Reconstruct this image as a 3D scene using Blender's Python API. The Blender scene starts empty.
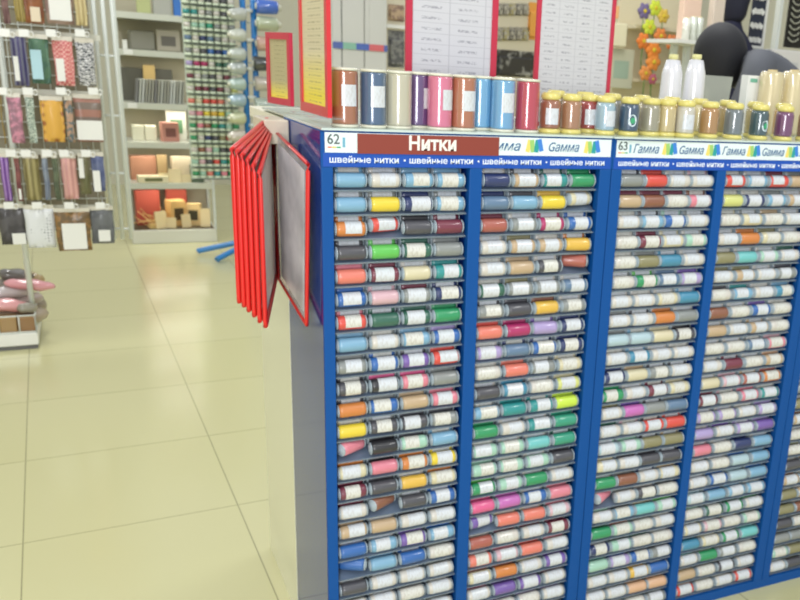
import bpy, bmesh, math, random
from mathutils import Vector, Matrix
random.seed(7)
S = bpy.context.scene
COL = S.collection
pi = math.pi

# ---------------------------------------------------------------- camera
cd = bpy.data.cameras.new('camera'); cam = bpy.data.objects.new('camera', cd); COL.objects.link(cam)
R = ((0.87911857, 0.08565722, -0.46884259), (-0.47223793, 0.28938671, -0.83261436), (0.06435738, 0.953372, 0.29485582))
CP = Vector((-0.41, -1.644, 1.4155))
cam.matrix_world = Matrix(((*R[0], CP.x), (*R[1], CP.y), (*R[2], CP.z), (0, 0, 0, 1)))
F = 858.8; PX = 560.64; PY = 339.52
cd.sensor_width = 36; cd.lens = F / 800 * 36
cd.shift_x = (400 - PX) / 800; cd.shift_y = (PY - 300) / 800
cd.clip_start = 0.05; cd.clip_end = 60
cd.dof.use_dof = True; cd.dof.focus_distance = .95; cd.dof.aperture_fstop = 12
S.camera = cam

def at(x, y, Y):
    """the point of the place seen at photo pixel x, y at depth Y behind the cabinet front"""
    c = ((x - PX) / F, -(y - PY) / F, -1.0)
    d = Vector([sum(R[i][j] * c[j] for j in range(3)) for i in range(3)])
    t = (Y - CP.y) / d.y
    return CP + d * t

# ---------------------------------------------------------------- world and lights
w = bpy.data.worlds.new('world'); S.world = w; w.use_nodes = True
bg = w.node_tree.nodes['Background']; bg.inputs[0].default_value = (0.95, 0.98, 1.0, 1); bg.inputs[1].default_value = 0.76
def area(name, loc, size, size_y, power, rot=(0, 0, 0), color=(.99, 1, .97)):
    l = bpy.data.lights.new(name, 'AREA'); l.shape = 'RECTANGLE'; l.size = size; l.size_y = size_y; l.energy = power; l.color = color
    o = bpy.data.objects.new(name, l); COL.objects.link(o); o.location = loc; o.rotation_euler = rot
    return o
for i, (lx, ly) in enumerate([(-0.9, -1.6), (1.6, -1.6), (-0.9, 1.6), (1.9, 1.8), (-0.6, 4.4), (2.4, 4.6)]):
    area('ceiling_lamp_light', (lx, ly, 3.0), 0.25, 1.3, 28)
area('streak_panel_light', (-1.6, -3.9, 1.75), 1.0, 1.9, 105, (pi / 2, 0, -.25), (.97, .98, 1))  # unseen panel behind the viewer, added for bright streaks on the cones
S.view_settings.view_transform = 'Standard'; S.view_settings.look = 'None'
S.view_settings.gamma = 1; S.view_settings.use_curve_mapping = False
S.view_settings.exposure = -0.22

# ---------------------------------------------------------------- materials
def lin(c): return tuple(v / 12.92 if v <= .04045 else ((v + .055) / 1.055) ** 2.4 for v in c)
_m = {}
def mat(name, c, rough=.5, coat=0, metal=0, alpha=1, spec=.5, ior=None, trans=0):
    if name in _m: return _m[name]
    m = bpy.data.materials.new(name); m.use_nodes = True; b = m.node_tree.nodes['Principled BSDF']
    b.inputs['Base Color'].default_value = (*lin(c), 1); b.inputs['Roughness'].default_value = rough
    b.inputs['Coat Weight'].default_value = coat; b.inputs['Metallic'].default_value = metal
    b.inputs['Coat Roughness'].default_value = .12
    b.inputs['Alpha'].default_value = alpha; b.inputs['Specular IOR Level'].default_value = spec
    b.inputs['Transmission Weight'].default_value = trans
    if ior: b.inputs['IOR'].default_value = ior
    _m[name] = m; return m
def nodes(m): return m.node_tree.nodes, m.node_tree.links, m.node_tree.nodes['Principled BSDF']
def pattern(name, kind, c1, c2, scale=40, rough=.6, coat=.3, thr=.5, sharp=.05, axis='X'):
    """two-colour procedural pattern"""
    if name in _m: return _m[name]
    m = mat(name, c1, rough, coat); n, l, b = nodes(m)
    tc = n.new('ShaderNodeTexCoord'); r = n.new('ShaderNodeValToRGB')
    if kind == 'wave':
        t = n.new('ShaderNodeTexWave'); t.bands_direction = axis; t.inputs['Scale'].default_value = scale; t.inputs['Distortion'].default_value = .6; out = t.outputs['Fac']
    elif kind == 'zigzag':
        t = n.new('ShaderNodeTexWave'); t.bands_direction = 'Z'; t.inputs['Scale'].default_value = scale; t.inputs['Distortion'].default_value = 9; t.inputs['Detail Scale'].default_value = 3; out = t.outputs['Fac']
    elif kind == 'dots':
        t = n.new('ShaderNodeTexVoronoi'); t.inputs['Scale'].default_value = scale; t.inputs['Randomness'].default_value = .25; out = t.outputs['Distance']
    elif kind == 'brick':
        t = n.new('ShaderNodeTexChecker'); t.inputs['Scale'].default_value = scale; out = t.outputs['Fac']
    else:
        t = n.new('ShaderNodeTexNoise'); t.inputs['Scale'].default_value = scale; t.inputs['Detail'].default_value = 4; out = t.outputs['Fac']
    l.new(tc.outputs['Object'], t.inputs['Vector']); l.new(out, r.inputs[0])
    r.color_ramp.elements[0].position = max(0, thr - sharp); r.color_ramp.elements[1].position = min(1, thr + sharp)
    r.color_ramp.elements[0].color = (*lin(c1), 1); r.color_ramp.elements[1].color = (*lin(c2), 1)
    l.new(r.outputs[0], b.inputs['Base Color']); return m

M_BLUE = mat('cabinet_blue', (.02, .31, .60), .5, 0, spec=.3)
M_BLUE_IN = mat('cabinet_blue_inside', (.03, .24, .60), .5)
M_WHITE = mat('white_plastic', (.90, .90, .88), .4, .2)
M_PAPER = mat('paper', (.90, .90, .88), .7)
M_FLANGE = mat('clear_spool_plastic', (.74, .80, .84), .15, .6, alpha=.75)
M_LIP = mat('clear_shelf_plastic', (.72, .78, .82), .15, .5, alpha=.25)
M_SHELF = mat('shelf_grey', (.38, .44, .52), .3, .3)
M_RED = mat('red_frame_plastic', (.88, .13, .12), .35, .4)
M_CRIM = mat('crimson_frame_plastic', (.76, .16, .27), .35, .4)
M_STEEL = mat('steel', (.75, .76, .75), .3, metal=.7)
M_WOOD = mat('pale_wood', (.86, .72, .48), .6)
M_BLACK = mat('black_plastic', (.07, .07, .08), .5)
M_CREAM = mat('cream_board', (.88, .86, .78), .55)
M_GLASS = mat('clear_glass', (.92, .96, .94), .03, alpha=.12)
M_RACK = mat('rack_white_metal', (.86, .88, .86), .35, .3)
M_SPIN = mat('spinner_blue', (.10, .48, .76), .35, .4)
M_INK = mat('ink_grey', (.35, .36, .37), .7)

# glossy blue side panel
M_SIDE = mat('cabinet_blue_gloss', (.03, .20, .52), .09, 0, ior=1.55)
M_CREAMGLOSS = mat('cream_gloss_laminate', (.88, .88, .80), .15, .6)

# printed label: paper with faint rows of print
def label_mat(name, base, ink, sc=900, thr=.62):
    m = mat(name, base, .45, .5); n, l, b = nodes(m)
    tc = n.new('ShaderNodeTexCoord'); mp = n.new('ShaderNodeMapping'); t = n.new('ShaderNodeTexNoise'); r = n.new('ShaderNodeValToRGB')
    mp.inputs['Scale'].default_value = (1.0, .35, .35); t.inputs['Scale'].default_value = sc; t.inputs['Detail'].default_value = 1
    l.new(tc.outputs['Object'], mp.inputs[0]); l.new(mp.outputs[0], t.inputs['Vector']); l.new(t.outputs['Fac'], r.inputs[0])
    r.color_ramp.elements[0].position = thr - .1; r.color_ramp.elements[1].position = thr + .05
    r.color_ramp.elements[0].color = (*lin(base), 1); r.color_ramp.elements[1].color = (*lin(ink), 1)
    l.new(r.outputs[0], b.inputs['Base Color']); return m
M_LABEL = label_mat('spool_label_paper', (.84, .86, .88), (.80, .81, .82), 320, .58)
M_LABEL2 = label_mat('spool_label_cream', (.86, .86, .83), (.80, .79, .75), 320, .58)

# ---------------------------------------------------------------- mesh helpers
def new_obj(name, bm, m, parent=None, smooth=False):
    me = bpy.data.meshes.new(name); bm.normal_update(); bm.to_mesh(me); bm.free()
    for x in (m if isinstance(m, (list, tuple)) else [m]): me.materials.append(x)
    if smooth:
        for p in me.polygons: p.use_smooth = True
    o = bpy.data.objects.new(name, me); COL.objects.link(o)
    if parent: o.parent = parent
    return o
def tag(o, label=None, cat=None, group=None, kind=None):
    if label: o['label'] = label
    if cat: o['category'] = cat
    if group: o['group'] = group
    if kind: o['kind'] = kind
    return o
def empty(name, loc, rz=0, label=None, cat=None, group=None):
    o = bpy.data.objects.new(name, None); COL.objects.link(o); o.location = loc; o.rotation_euler = (0, 0, rz); o.empty_display_size = .05
    return tag(o, label, cat, group)
def box(bm, x0, x1, y0, y1, z0, z1, mi=0, mtx=None, bev=0):
    r = bmesh.ops.create_cube(bm, size=1)
    sx, sy, sz = x1 - x0, y1 - y0, z1 - z0
    for v in r['verts']:
        v.co = Vector((x0 + (v.co.x + .5) * sx, y0 + (v.co.y + .5) * sy, z0 + (v.co.z + .5) * sz))
    vs = r['verts']
    fs = list({f for v in vs for f in v.link_faces})
    for f in fs: f.material_index = mi
    if bev:
        es = list({e for v in vs for e in v.link_edges})
        g = bmesh.ops.bevel(bm, geom=es, offset=bev, segments=2, affect='EDGES', profile=.5)
        vs = list({v for f in g['faces'] for v in f.verts} | {v for v in vs if v.is_valid})
    if mtx:
        for v in vs: v.co = mtx @ v.co
    return vs
def boxo(name, b, m, parent=None, bev=0):
    bm = bmesh.new(); box(bm, *b, bev=bev); return new_obj(name, bm, m, parent)
def lathe(bm, prof, seg=20, axis='Z', mi=0, mtx=None, smooth=True):
    """prof: list of (r, h)"""
    rings = []
    for r, h in prof:
        ring = []
        if r < 1e-6:
            co = (0, 0, h) if axis == 'Z' else (h, 0, 0)
            v = bm.verts.new(co); ring = [v]
        else:
            for k in range(seg):
                a = 2 * pi * k / seg
                co = (r * math.cos(a), r * math.sin(a), h) if axis == 'Z' else (h, r * math.cos(a), r * math.sin(a))
                ring.append(bm.verts.new(co))
        rings.append(ring)
    for A, B in zip(rings, rings[1:]):
        for k in range(seg):
            a0, a1 = A[k % len(A)], A[(k + 1) % len(A)]; b0, b1 = B[k % len(B)], B[(k + 1) % len(B)]
            vs = []
            for v in (a0, a1, b1, b0):
                if v not in vs: vs.append(v)
            if len(vs) > 2:
                f = bm.faces.new(vs); f.material_index = mi; f.smooth = smooth
    if mtx:
        for rg in rings:
            for v in rg: v.co = mtx @ v.co
def shell(bm, r, h0, h1, a0, a1, seg=8, axis='Z', th=.0003, mi=0):
    """curved patch of paper on a cylinder, with thickness"""
    for rr, flip in ((r + th, 0),):
        A = []
        for k in range(seg + 1):
            a = a0 + (a1 - a0) * k / seg
            if axis == 'Z': p = [(rr * math.cos(a), rr * math.sin(a), h) for h in (h0, h1)]
            else: p = [(h, rr * math.cos(a), rr * math.sin(a)) for h in (h0, h1)]
            A.append([bm.verts.new(q) for q in p])
        for P, Q in zip(A, A[1:]):
            f = bm.faces.new((P[0], Q[0], Q[1], P[1])); f.smooth = True; f.material_index = mi
def tube(bm, pts, r, seg=8, closed=False, mi=0):
    pts = [Vector(p) for p in pts]; n = len(pts); rings = []
    for i, p in enumerate(pts):
        if closed: d = (pts[(i + 1) % n] - pts[i - 1])
        else: d = pts[min(i + 1, n - 1)] - pts[max(i - 1, 0)]
        d.normalize(); u = d.cross(Vector((0, 0, 1)))
        if u.length < .05: u = d.cross(Vector((1, 0, 0)))
        u.normalize(); v = d.cross(u)
        rings.append([bm.verts.new(p + r * (math.cos(2 * pi * k / seg) * u + math.sin(2 * pi * k / seg) * v)) for k in range(seg)])
    m = n if closed else n - 1
    for i in range(m):
        A, B = rings[i], rings[(i + 1) % n]
        for k in range(seg):
            f = bm.faces.new((A[k], A[(k + 1) % seg], B[(k + 1) % seg], B[k])); f.smooth = True; f.material_index = mi
    if not closed:
        bm.faces.new(rings[0][::-1]).material_index = mi; bm.faces.new(rings[-1]).material_index = mi
def tubeo(name, pts, r, m, parent=None, seg=8, closed=False):
    bm = bmesh.new(); tube(bm, pts, r, seg, closed); return new_obj(name, bm, m, parent)
def bar(bm, p, q, wdt, mi=0):
    """square bar between two points"""
    tube(bm, [p, q], wdt * .707, 4, mi=mi)
def text(name, s, size, m, parent, loc, rot=(pi / 2, 0, 0), shear=0, bold=0, depth=.0004, width=None, align='LEFT'):
    c = bpy.data.curves.new(name, 'FONT'); c.body = s; c.size = size; c.shear = shear; c.offset = bold; c.extrude = depth; c.align_x = align; c.resolution_u = 3
    t = bpy.data.objects.new(name, c); COL.objects.link(t)
    bpy.context.view_layer.update()
    me = bpy.data.meshes.new_from_object(t.evaluated_get(bpy.context.evaluated_depsgraph_get()))
    COL.objects.unlink(t); bpy.data.objects.remove(t)
    me.materials.clear(); me.materials.append(m)
    o = bpy.data.objects.new(name, me); COL.objects.link(o); o.parent = parent; o.location = loc; o.rotation_euler = rot
    if width:
        xs = [v.co.x for v in me.vertices]; k = width / (max(xs) - min(xs)); x0 = min(xs) if align == 'LEFT' else 0
        for v in me.vertices: v.co.x = (v.co.x - x0) * k
    return o

# ---------------------------------------------------------------- setting: floor, wall
mf = mat('floor_tile', (.86, .84, .68), .22, .25)
n, l, b = nodes(mf)
tc = n.new('ShaderNodeTexCoord'); mp = n.new('ShaderNodeMapping')
T = .6001; a_, b_ = -0.13448871 * .276, 3.78895489 * .276; tt = math.radians(1.633)
ox = a_ * math.cos(tt) - b_ * math.sin(tt); oy = a_ * math.sin(tt) + b_ * math.cos(tt)
mp.vector_type = 'TEXTURE'; mp.inputs['Location'].default_value = (ox, oy, 0); mp.inputs['Rotation'].default_value = (0, 0, tt)
br = n.new('ShaderNodeTexBrick'); br.offset = 0; br.squash = 1
br.inputs['Scale'].default_value = 1; br.inputs['Brick Width'].default_value = T; br.inputs['Row Height'].default_value = T
br.inputs['Mortar Size'].default_value = .0022; br.inputs['Mortar Smooth'].default_value = .4
br.inputs['Color1'].default_value = (*lin((.815, .800, .620)), 1); br.inputs['Color2'].default_value = (*lin((.805, .790, .605)), 1); br.inputs['Mortar'].default_value = (*lin((.60, .585, .44)), 1)
l.new(tc.outputs['Object'], mp.inputs[0]); l.new(mp.outputs[0], br.inputs['Vector']); l.new(br.outputs['Color'], b.inputs['Base Color'])
fl = boxo('floor', (-4, 6, -3.2, 9, -.1, 0), mf); tag(fl, kind='structure')
wb = boxo('wall_back', (-4, 6.2, 8.6, 8.8, 0, 3.2), mat('wall_cream', (.86, .85, .78), .7)); tag(wb, kind='structure')
wl = boxo('wall_left', (-4.2, -4, -3.2, 8.8, 0, 3.2), mat('wall_cream', (.86, .85, .78), .7)); tag(wl, kind='structure')
wr = boxo('wall_right', (6, 6.2, -3.2, 8.6, 0, 3.2), mat('wall_cream', (.86, .85, .78), .7)); tag(wr, kind='structure')

# ---------------------------------------------------------------- cabinets
ZT, ZW, ZH, Z0, DZ, DEP = 1.2877, 1.2477, 1.2215, 1.2218, 0.04758, .33
TILT = math.radians(28)
def yellow_logo(parent, x, z, s):
    """little butterfly-like colour mark of the sign"""
    for k, (dx, c, rot) in enumerate([(-.0095, (.93, .85, .45), .2), (-.004, (.62, .80, .45), -.15), (.003, (.15, .62, .62), .12), (.0085, (.25, .52, .85), -.25)]):
        bm = bmesh.new()
        box(bm, -.0034 * s, .0034 * s, -.0003, .0003, -.0085 * s, .0085 * s, mtx=Matrix.Translation((x + dx * s, -.0022 - k * .0001, z + (.002 if k == 3 else 0))) @ Matrix.Rotation(rot, 4, 'Y'))
        new_obj('colour_mark', bm, mat('logo_%d' % k, c), parent)
def cabinet(ox, rz, width, bays, label, number, strip):
    c = empty('thread_cabinet', (ox, 0, 0), rz, label, 'cabinet')
    bl = M_BLUE
    boxo('side_panel', (0, .016, .002, DEP, 0, ZT - .002), M_SIDE, c)
    boxo('side_panel', (width - .016, width, .002, DEP, 0, ZT - .002), M_BLUE, c)
    boxo('back_panel', (.017, width - .017, DEP - .012, DEP, 0, ZT - .002), M_BLUE_IN, c)
    boxo('top_panel', (0, width, 0, DEP, ZT - .002, ZT), M_BLUE, c)
    boxo('base', (0, width, 0.0005, .05, 0, Z0 - 25 * DZ - .004), bl, c)
    edges = [0]
    for b0, b1 in bays: edges += [b0, b1]
    edges.append(width)
    for k in range(0, len(edges), 2):
        e0, e1 = edges[k], edges[k + 1]
        boxo('stile', (e0 + .0008, e1 - .0008, -.002, .02, Z0 - 25 * DZ - .004, ZH - .001), bl, c, bev=.0015)
        if 0 < k < len(edges) - 2: boxo('divider', ((e0 + e1) / 2 - .009, (e0 + e1) / 2 + .009, .021, DEP - .013, .03, ZH), M_BLUE_IN, c)
    h = boxo('header_board', (0.0005, width - .0005, -.0015, .016, ZH - .001, ZT - .0025), bl, c)
    s = boxo('sign_strip', (.008, width - .006, -.0022, -.0016, ZW, ZT - .003), mat('sign_white', (.90, .95, .95), .5), h)
    boxo('blue_strip', (.004, width - .004, -.0020, -.0016, ZH, ZW - .0005), mat('strip_blue', (.07, .31, .70), .5), h)
    if number: text('number_lettering', number, .026, mat('ink_dark', (.33, .38, .38)), h, (.0125, -.0026, ZT - .024), bold=.0002, width=.023)
    for k, cc in enumerate([(.9, .45, .35), (.85, .8, .3), (.25, .65, .45)]):
        boxo('underline_mark', (.013 + k * .0085, .0205 + k * .0085, -.0027, -.0023, ZT - .0315, ZT - .029), mat('mark_%d' % k, cc), h)
    boxo('side_mark', (.041, .046, -.0027, -.0023, ZT - .03, ZT - .012), mat('mark_blue', (.45, .68, .78)), h)
    inks = mat('sign_blue_ink', (.22, .40, .58)); wi = mat('strip_white_ink', (.93, .96, 1), .5)
    for x, s_, wd in strip:
        if s_ == '*': yellow_logo(h, x, ZT - .020, 1.5)
        else: text('sign_lettering', s_, .027, inks, h, (x, -.0026, ZT - .030), shear=.3, width=wd, bold=.0001)
    x = .016
    while x < width - .1:
        text('strip_lettering', 'швейные нитки', .0165, wi, h, (x, -.0024, ZH + .0078), width=min(.134, width - .014 - x), bold=.0002)
        if x + .145 < width - .1: boxo('strip_dot', (x + .1445, x + .148, -.0026, -.0022, ZH + .0115, ZH + .015), wi, h)
        x += .156
    sh = {}
    for bi, (b0, b1) in enumerate(bays):
        for k in range(1, 26):
            z = Z0 - k * DZ
            bm = bmesh.new()
            mt = Matrix.Translation((0, .008, z - .0012)) @ Matrix.Rotation(TILT, 4, 'X')
            box(bm, b0 + .001, b1 - .001, 0, .10, 0, .0014, mi=0, mtx=mt)
            box(bm, b0 + .001, b1 - .001, -.0010, 0, 0, .0040, mi=1, mtx=mt)
            new_obj('shelf', bm, [M_SHELF, M_LIP], c)
    return c
BAYS62 = [(.0236, .2996), (.3288, .6085)]
W62 = .6388
c62 = cabinet(-.0236, 0, W62, BAYS62, 'blue thread cabinet numbered 62 with brown sticker on its header, nearest the aisle', '62',
              [(.318, 'Гамма', .094), (.445, '*', 0), (.478, 'Gамма', .074), (.585, '*', 0)])
st = boxo('brown_sticker', (.069, .362, -.0042, -.0024, ZW - .001, ZT - .004), mat('sticker_brown', (.55, .24, .19), .5), c62)
text('sticker_lettering', 'Нитки', .036, mat('sticker_white', (.95, .93, .90)), st, (.170, -.0047, ZW + .008), bold=.0010, width=.098)
RZ = -math.radians(1.4)
W63 = .6262
BAYS63 = [(.0279, .2905), (.3182, .5951)]
STR63 = [(.052, 'Гамма', .068), (.150, '*', 0), (.176, 'Gамма', .068), (.272, '*', 0), (.298, 'Гамма', .068), (.392, '*', 0), (.418, 'Gамма', .068), (.512, '*', 0), (.536, 'Гамма', .068)]
O63 = -.0236 + W62
c63 = cabinet(O63, RZ, W63, BAYS63, 'blue thread cabinet numbered 63, standing right of cabinet 62', '63', STR63)
O64 = O63 + W63 * math.cos(RZ)
c64 = cabinet(O64, RZ, W63, BAYS63[:1] + BAYS63[1:], 'blue thread cabinet cut off by the right edge of the photo', '', STR63)
c64.location = (O64, W63 * math.sin(RZ), 0)
boxo('edge_strip', (.0, .004, DEP + .0005, DEP + .006, 0, ZT - .003), mat('white_edging', (.95, .96, .94), .3, .4), c62)

# ---------------------------------------------------------------- thread spools in the cabinets
PAL = dict(sk=(.48, .70, .84), bl=(.13, .38, .72), nv=(.10, .16, .38), wh=(.88, .86, .82), cr=(.90, .86, .70), ye=(.98, .86, .18), or_=(.88, .50, .20), gd=(.95, .75, .25), br=(.55, .32, .22),
           tn=(.80, .68, .52), rd=(.92, .27, .22), cl=(.96, .48, .40), hp=(.95, .35, .58), pk=(.93, .50, .58), lp=(.90, .72, .76), mg=(.72, .12, .38), ma=(.45, .14, .22), pu=(.45, .32, .68),
           lv=(.70, .62, .85), gr=(.12, .60, .35), dg=(.15, .38, .30), lg=(.35, .80, .30), mt=(.66, .86, .76), te=(.12, .58, .58), tq=(.42, .80, .80), tg=(.15, .62, .48), tb=(.22, .55, .70),
           gy=(.55, .57, .56), dk=(.26, .26, .29), bk=(.12, .12, .14), ol=(.55, .53, .36), ly=(.88, .90, .50), nl=(.84, .98, .25), rr=(.70, .34, .28), sb=(.35, .48, .62), ps=(.72, .84, .88), pm=(.82, .40, .75), pc=(.93, .72, .55))
NAMES = dict(sk='sky blue', bl='blue', nv='navy', wh='white', cr='cream', ye='bright yellow', or_='orange', gd='golden', br='brown', tn='tan', rd='red', cl='coral', hp='hot pink', pk='pink', lp='pale pink',
             mg='magenta', ma='maroon', pu='purple', lv='lavender', gr='green', dg='dark green', lg='bright green', mt='mint', te='teal', tq='turquoise', tg='sea green', tb='steel blue', gy='grey', dk='dark grey', bk='black',
             ol='olive', ly='lemon', nl='neon yellow', rr='rust red', sb='slate blue', ps='pale blue', pm='orchid pink', pc='peach')
def tmat(k):
    PALK = tuple(.82 * v + .18 * .58 for v in PAL[k])  # mixed towards grey: washed-out haze put into the thread colours
    nm = 'thread_' + NAMES[k].replace(' ', '_')
    if nm in _m: return _m[nm]
    m = mat(nm, PALK, .35, .55); n, l, b = nodes(m)
    tc = n.new('ShaderNodeTexCoord'); t = n.new('ShaderNodeTexWave'); t.bands_direction = 'X'; t.inputs['Scale'].default_value = 260; bp = n.new('ShaderNodeBump'); bp.inputs['Strength'].default_value = .12; bp.inputs['Distance'].default_value = .001
    l.new(tc.outputs['Object'], t.inputs['Vector']); l.new(t.outputs['Fac'], bp.inputs['Height']); l.new(bp.outputs[0], b.inputs['Normal'])
    return m
RS = .0148
def spool_core():
    bm = bmesh.new()
    lathe(bm, [(0, -.0328), (.007, -.0328), (.0080, -.0315), (.0122, -.0310), (.0144, -.0295), (.0134, -.0285), (.006, -.0282), (.006, .0282), (.0134, .0285), (.0144, .0295), (.0122, .0310), (.0080, .0315), (.007, .0328), (0, .0328)], 16, 'X')
    return bm
def spool_thread():
    bm = bmesh.new()
    lathe(bm, [(.006, -.0284), (.0116, -.0281), (.0140, -.0258), (RS, -.0212), (RS, .0212), (.0140, .0258), (.0116, .0281), (.006, .0284)], 20, 'X')
    return bm
core_me = None
def get_mesh(key, fn, m):
    if key in bpy.data.meshes: return bpy.data.meshes[key]
    bm = fn(); bm.normal_update(); me = bpy.data.meshes.new(key); bm.to_mesh(me); bm.free(); me.materials.append(m); return me
def label_bm():
    bm = bmesh.new(); shell(bm, RS, -.0200, .0200, -1.35, 1.35, 10, 'X', .0003); return bm
def spool(o, rx, k, lab, label, cream):
    key = k
    r = bpy.data.objects.new('thread_spool', get_mesh('spool_core_mesh', spool_core, M_FLANGE)); COL.objects.link(r)
    r.matrix_world = o
    tag(r, label, 'thread spool', 'sewing thread spools in the blue cabinets')
    t = bpy.data.objects.new('thread', get_mesh('thread_mesh_' + k, spool_thread, tmat(k))); COL.objects.link(t); t.parent = r
    if lab:
        q = bpy.data.objects.new('paper_label', get_mesh('label_mesh_c' if cream else 'label_mesh_w', label_bm, M_LABEL2 if cream else M_LABEL)); COL.objects.link(q); q.parent = r
        q.rotation_euler = (rx, 0, 0); q.location.x = rnd.uniform(-.006, .006); q.scale.x = rnd.uniform(.78, 1.02); q['label'] = 'white printed paper label'
    return r
STUFF = bmesh.new(); STUFF_MATS = [M_FLANGE, M_LABEL, M_LABEL2]; SIDX = {}
def stuff_spool(o, rx, k, lab, cream):
    if k not in SIDX: SIDX[k] = len(STUFF_MATS); STUFF_MATS.append(tmat(k))
    n0 = len(STUFF.verts)
    lathe(STUFF, [(0, -.0328), (.0080, -.0325), (.0122, -.0310), (.0144, -.0295), (.0134, -.0285)], 12, 'X', 0)
    lathe(STUFF, [(.0134, .0285), (.0144, .0295), (.0122, .0310), (.0080, .0325), (0, .0328)], 12, 'X', 0)
    lathe(STUFF, [(.0116, -.0281), (.0140, -.0258), (RS, -.0212), (RS, .0212), (.0140, .0258), (.0116, .0281)], 14, 'X', SIDX[k])
    STUFF.verts.ensure_lookup_table(); n1 = len(STUFF.verts)
    if lab: shell(STUFF, RS, -.0200, .0200, -1.35, 1.35, 8, 'X', .0003, 2 if cream else 1)
    STUFF.verts.ensure_lookup_table()
    rr = Matrix.Rotation(rx, 4, 'X')
    for i in range(n0, len(STUFF.verts)):
        v = STUFF.verts[i]
        v.co = o @ (rr @ v.co if i >= n1 else v.co)

B1 = """sk wh* sk* sk*|sk* wh* sk sk
sk ye nv* sk*|gy* gy* nv gy*
or_* rd* dk ma|or_* wh* bk ma*
dk lg dg* gy|dk* lg* dg gy
cl ma* cr te*|pk ma wh* te
bl* lp gy* nv*|bl lp* ma nv*
rd* dg dg* gr|pk* dg* dg gr
sk wh* sk* bl*|sk gy* sk lv
gy* bl* pu* rd*|gy bl* dk* rd
dk* bk* pk* gy|dk* hp hp gy
or_ bl* tn pk*|dk* gy tn pk
ye dk* dk* gy*|cr* gy* dk dk
pk bk mt* sk|dk bk dk sk*
cr* pk or_* ye*|or_ bk or_ ye*
ma* dk gd cr*|ma dk wh* or_
wh* br dk bl*|ma dk gy* bl*
tn* tn wh* wh*|tn wh* dk dk
bl sk* pu* sk*|wh* wh* pu bl
bl sk bl wh*|bl sk bl* gy
dk wh* wh* wh*|wh* gy* gy* gy
wh* wh* wh* wh*|gy wh* gy gy*
dk wh* gy* wh*|dk gy gy* gy
wh* gy* wh* wh*|gy gy gy gy
wh* gy* wh* wh*|gy gy gy gy
wh* gy* wh* wh*|gy gy gy gy"""
B2 = """nv tn* te* gr|wh* dk* dg* gr
sb sk ye cr*|nv dk gd tn
rr gy* mg* bl*|ma wh* mg* bl*
wh* tn* tn* gd|wh* ol wh* or_*
wh* tn dk* rr|wh* tn wh* wh*
dg* gy* gy* sb*|wh* ol wh* wh*
gy* dk gd gy*|dk* dk br wh*
cl mg lv nv*|rd mg pu* nv
lv* sb bl* nv*|wh* nv* nv* nv
wh* cl gy* cr*|wh* cl gy* cr*
dk tb* wh* ly*|wh* tb wh* cr
sk* te te* nl|gy* te te* nl
gr wh* te* tg|gr wh* wh* tg
mt* mt* tq tg|wh* wh* wh* dg*
mt* mt* mt* dk|mt wh* wh* dk
gr* mt* gr wh*|lg wh* wh* wh*
hp pm bl* pk|hp pm wh* pk
pu* cl cl lp*|pu* cr* cr* pk
rr wh* wh* ma*|wh* ma ma ma
cl* lp* cl wh*|lp* pk rd pk
cr* or_ wh* pu*|rr rr cr pu
wh* pu pu* wh*|mg pu pu ma
wh* wh* wh* wh*|lv pu lv pu
wh* gy* wh* wh*|gy gy gy gy
wh* gy* wh* wh*|gy gy gy gy"""
B3 = """gy rd wh* wh*|dk* rd wh* lp*
tn br wh* pk*|ma ma ma br*
wh* sk* bl* wh*|wh* dk* mt* gy*
wh* ma* cr* mt*|wh* ma cr* wh*
wh* ol tb wh*|wh* gy tb* wh*
wh* gr* sb* lv*|gy* lg* sb pu
wh* wh* cr* tb|wh* wh* wh* sk*
wh* wh* or_ gy|gy dk* or_ wh*
ps ps cr dk*|gy sk* cr bk
wh* tb* wh* wh*|wh* sk* wh* wh*
nv* cr gy* wh*|nv tn dk* dk*
gr* wh* ma* cr*|gr wh* ma* cr
wh* pm gy sb|ol pu dk* gy
wh* wh* rd* rd|dg lp* dk* rd*
ps* mt* ol ol|mt* mt dk* tn*
cr* wh* dk dk|cr dk dk dk*
gr br wh* cr*|wh* gy nv* tn
pk wh* dk* wh*|ma gy wh dk
wh* sk* tq mt*|mt dk tn lg
gr mt* wh* wh*|dg rr gy wh*
nv* mt* wh* wh*|wh* dk dg wh*
mt lv* bl* gy*|te bl nv dk
wh* wh* gd* bl|mt dk gd bl*
wh* wh* pc pc|wh* dk pc pc
wh* wh* wh* gy*|gy gy gy gy"""
B4 = """rd* sk* rd* tn|wh* wh* ma gy
ly nv* sk* tn*|wh* wh* gy wh*
wh* cr* wh* wh*|cr* gy* tn wh*
wh* or_ cr* wh*|wh* or_ ol wh*
ol tq mt* wh*|wh* wh* wh* dg
wh* tn* wh* gy*|ol ol wh* dk
wh* sk* wh* tb*|dk te wh* sk
br wh* bl* wh*|wh* wh* pu wh*
tn wh* tn* wh*|wh* wh* tn* wh*
wh* wh* sb* pk*|wh* wh* gy* lp
wh* ma wh* tn*|wh* ma* wh* pc
cr lp* rr* or_*|wh* lp tn* rr
ma* wh* pk* te*|ma lp* pk wh*
lv* lv* wh* lv*|wh* wh* wh* lv
lv wh* lv* pu|lv* pu lv* lv
pk wh* nv sk|lp* wh* nv wh*
wh* wh* ps sk|wh* wh* bl sk
wh* bl* ps sk|wh* bl ps bl
ps* sk sk* sk*|ps bl sk wh*
wh* dg* gr* wh*|mt gy* dg gr
cr* lp* wh* mt*|cr* wh* cr* dk
tb cr* gr* tq|tb cr* wh* tq
wh* gr gy* wh*|tq gy* wh* wh*
tn wh* dk* wh*|wh* dk wh* dk
rd* wh* wh* rd*|cr gy wh* wh*"""
rnd = random.Random(3)
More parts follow.
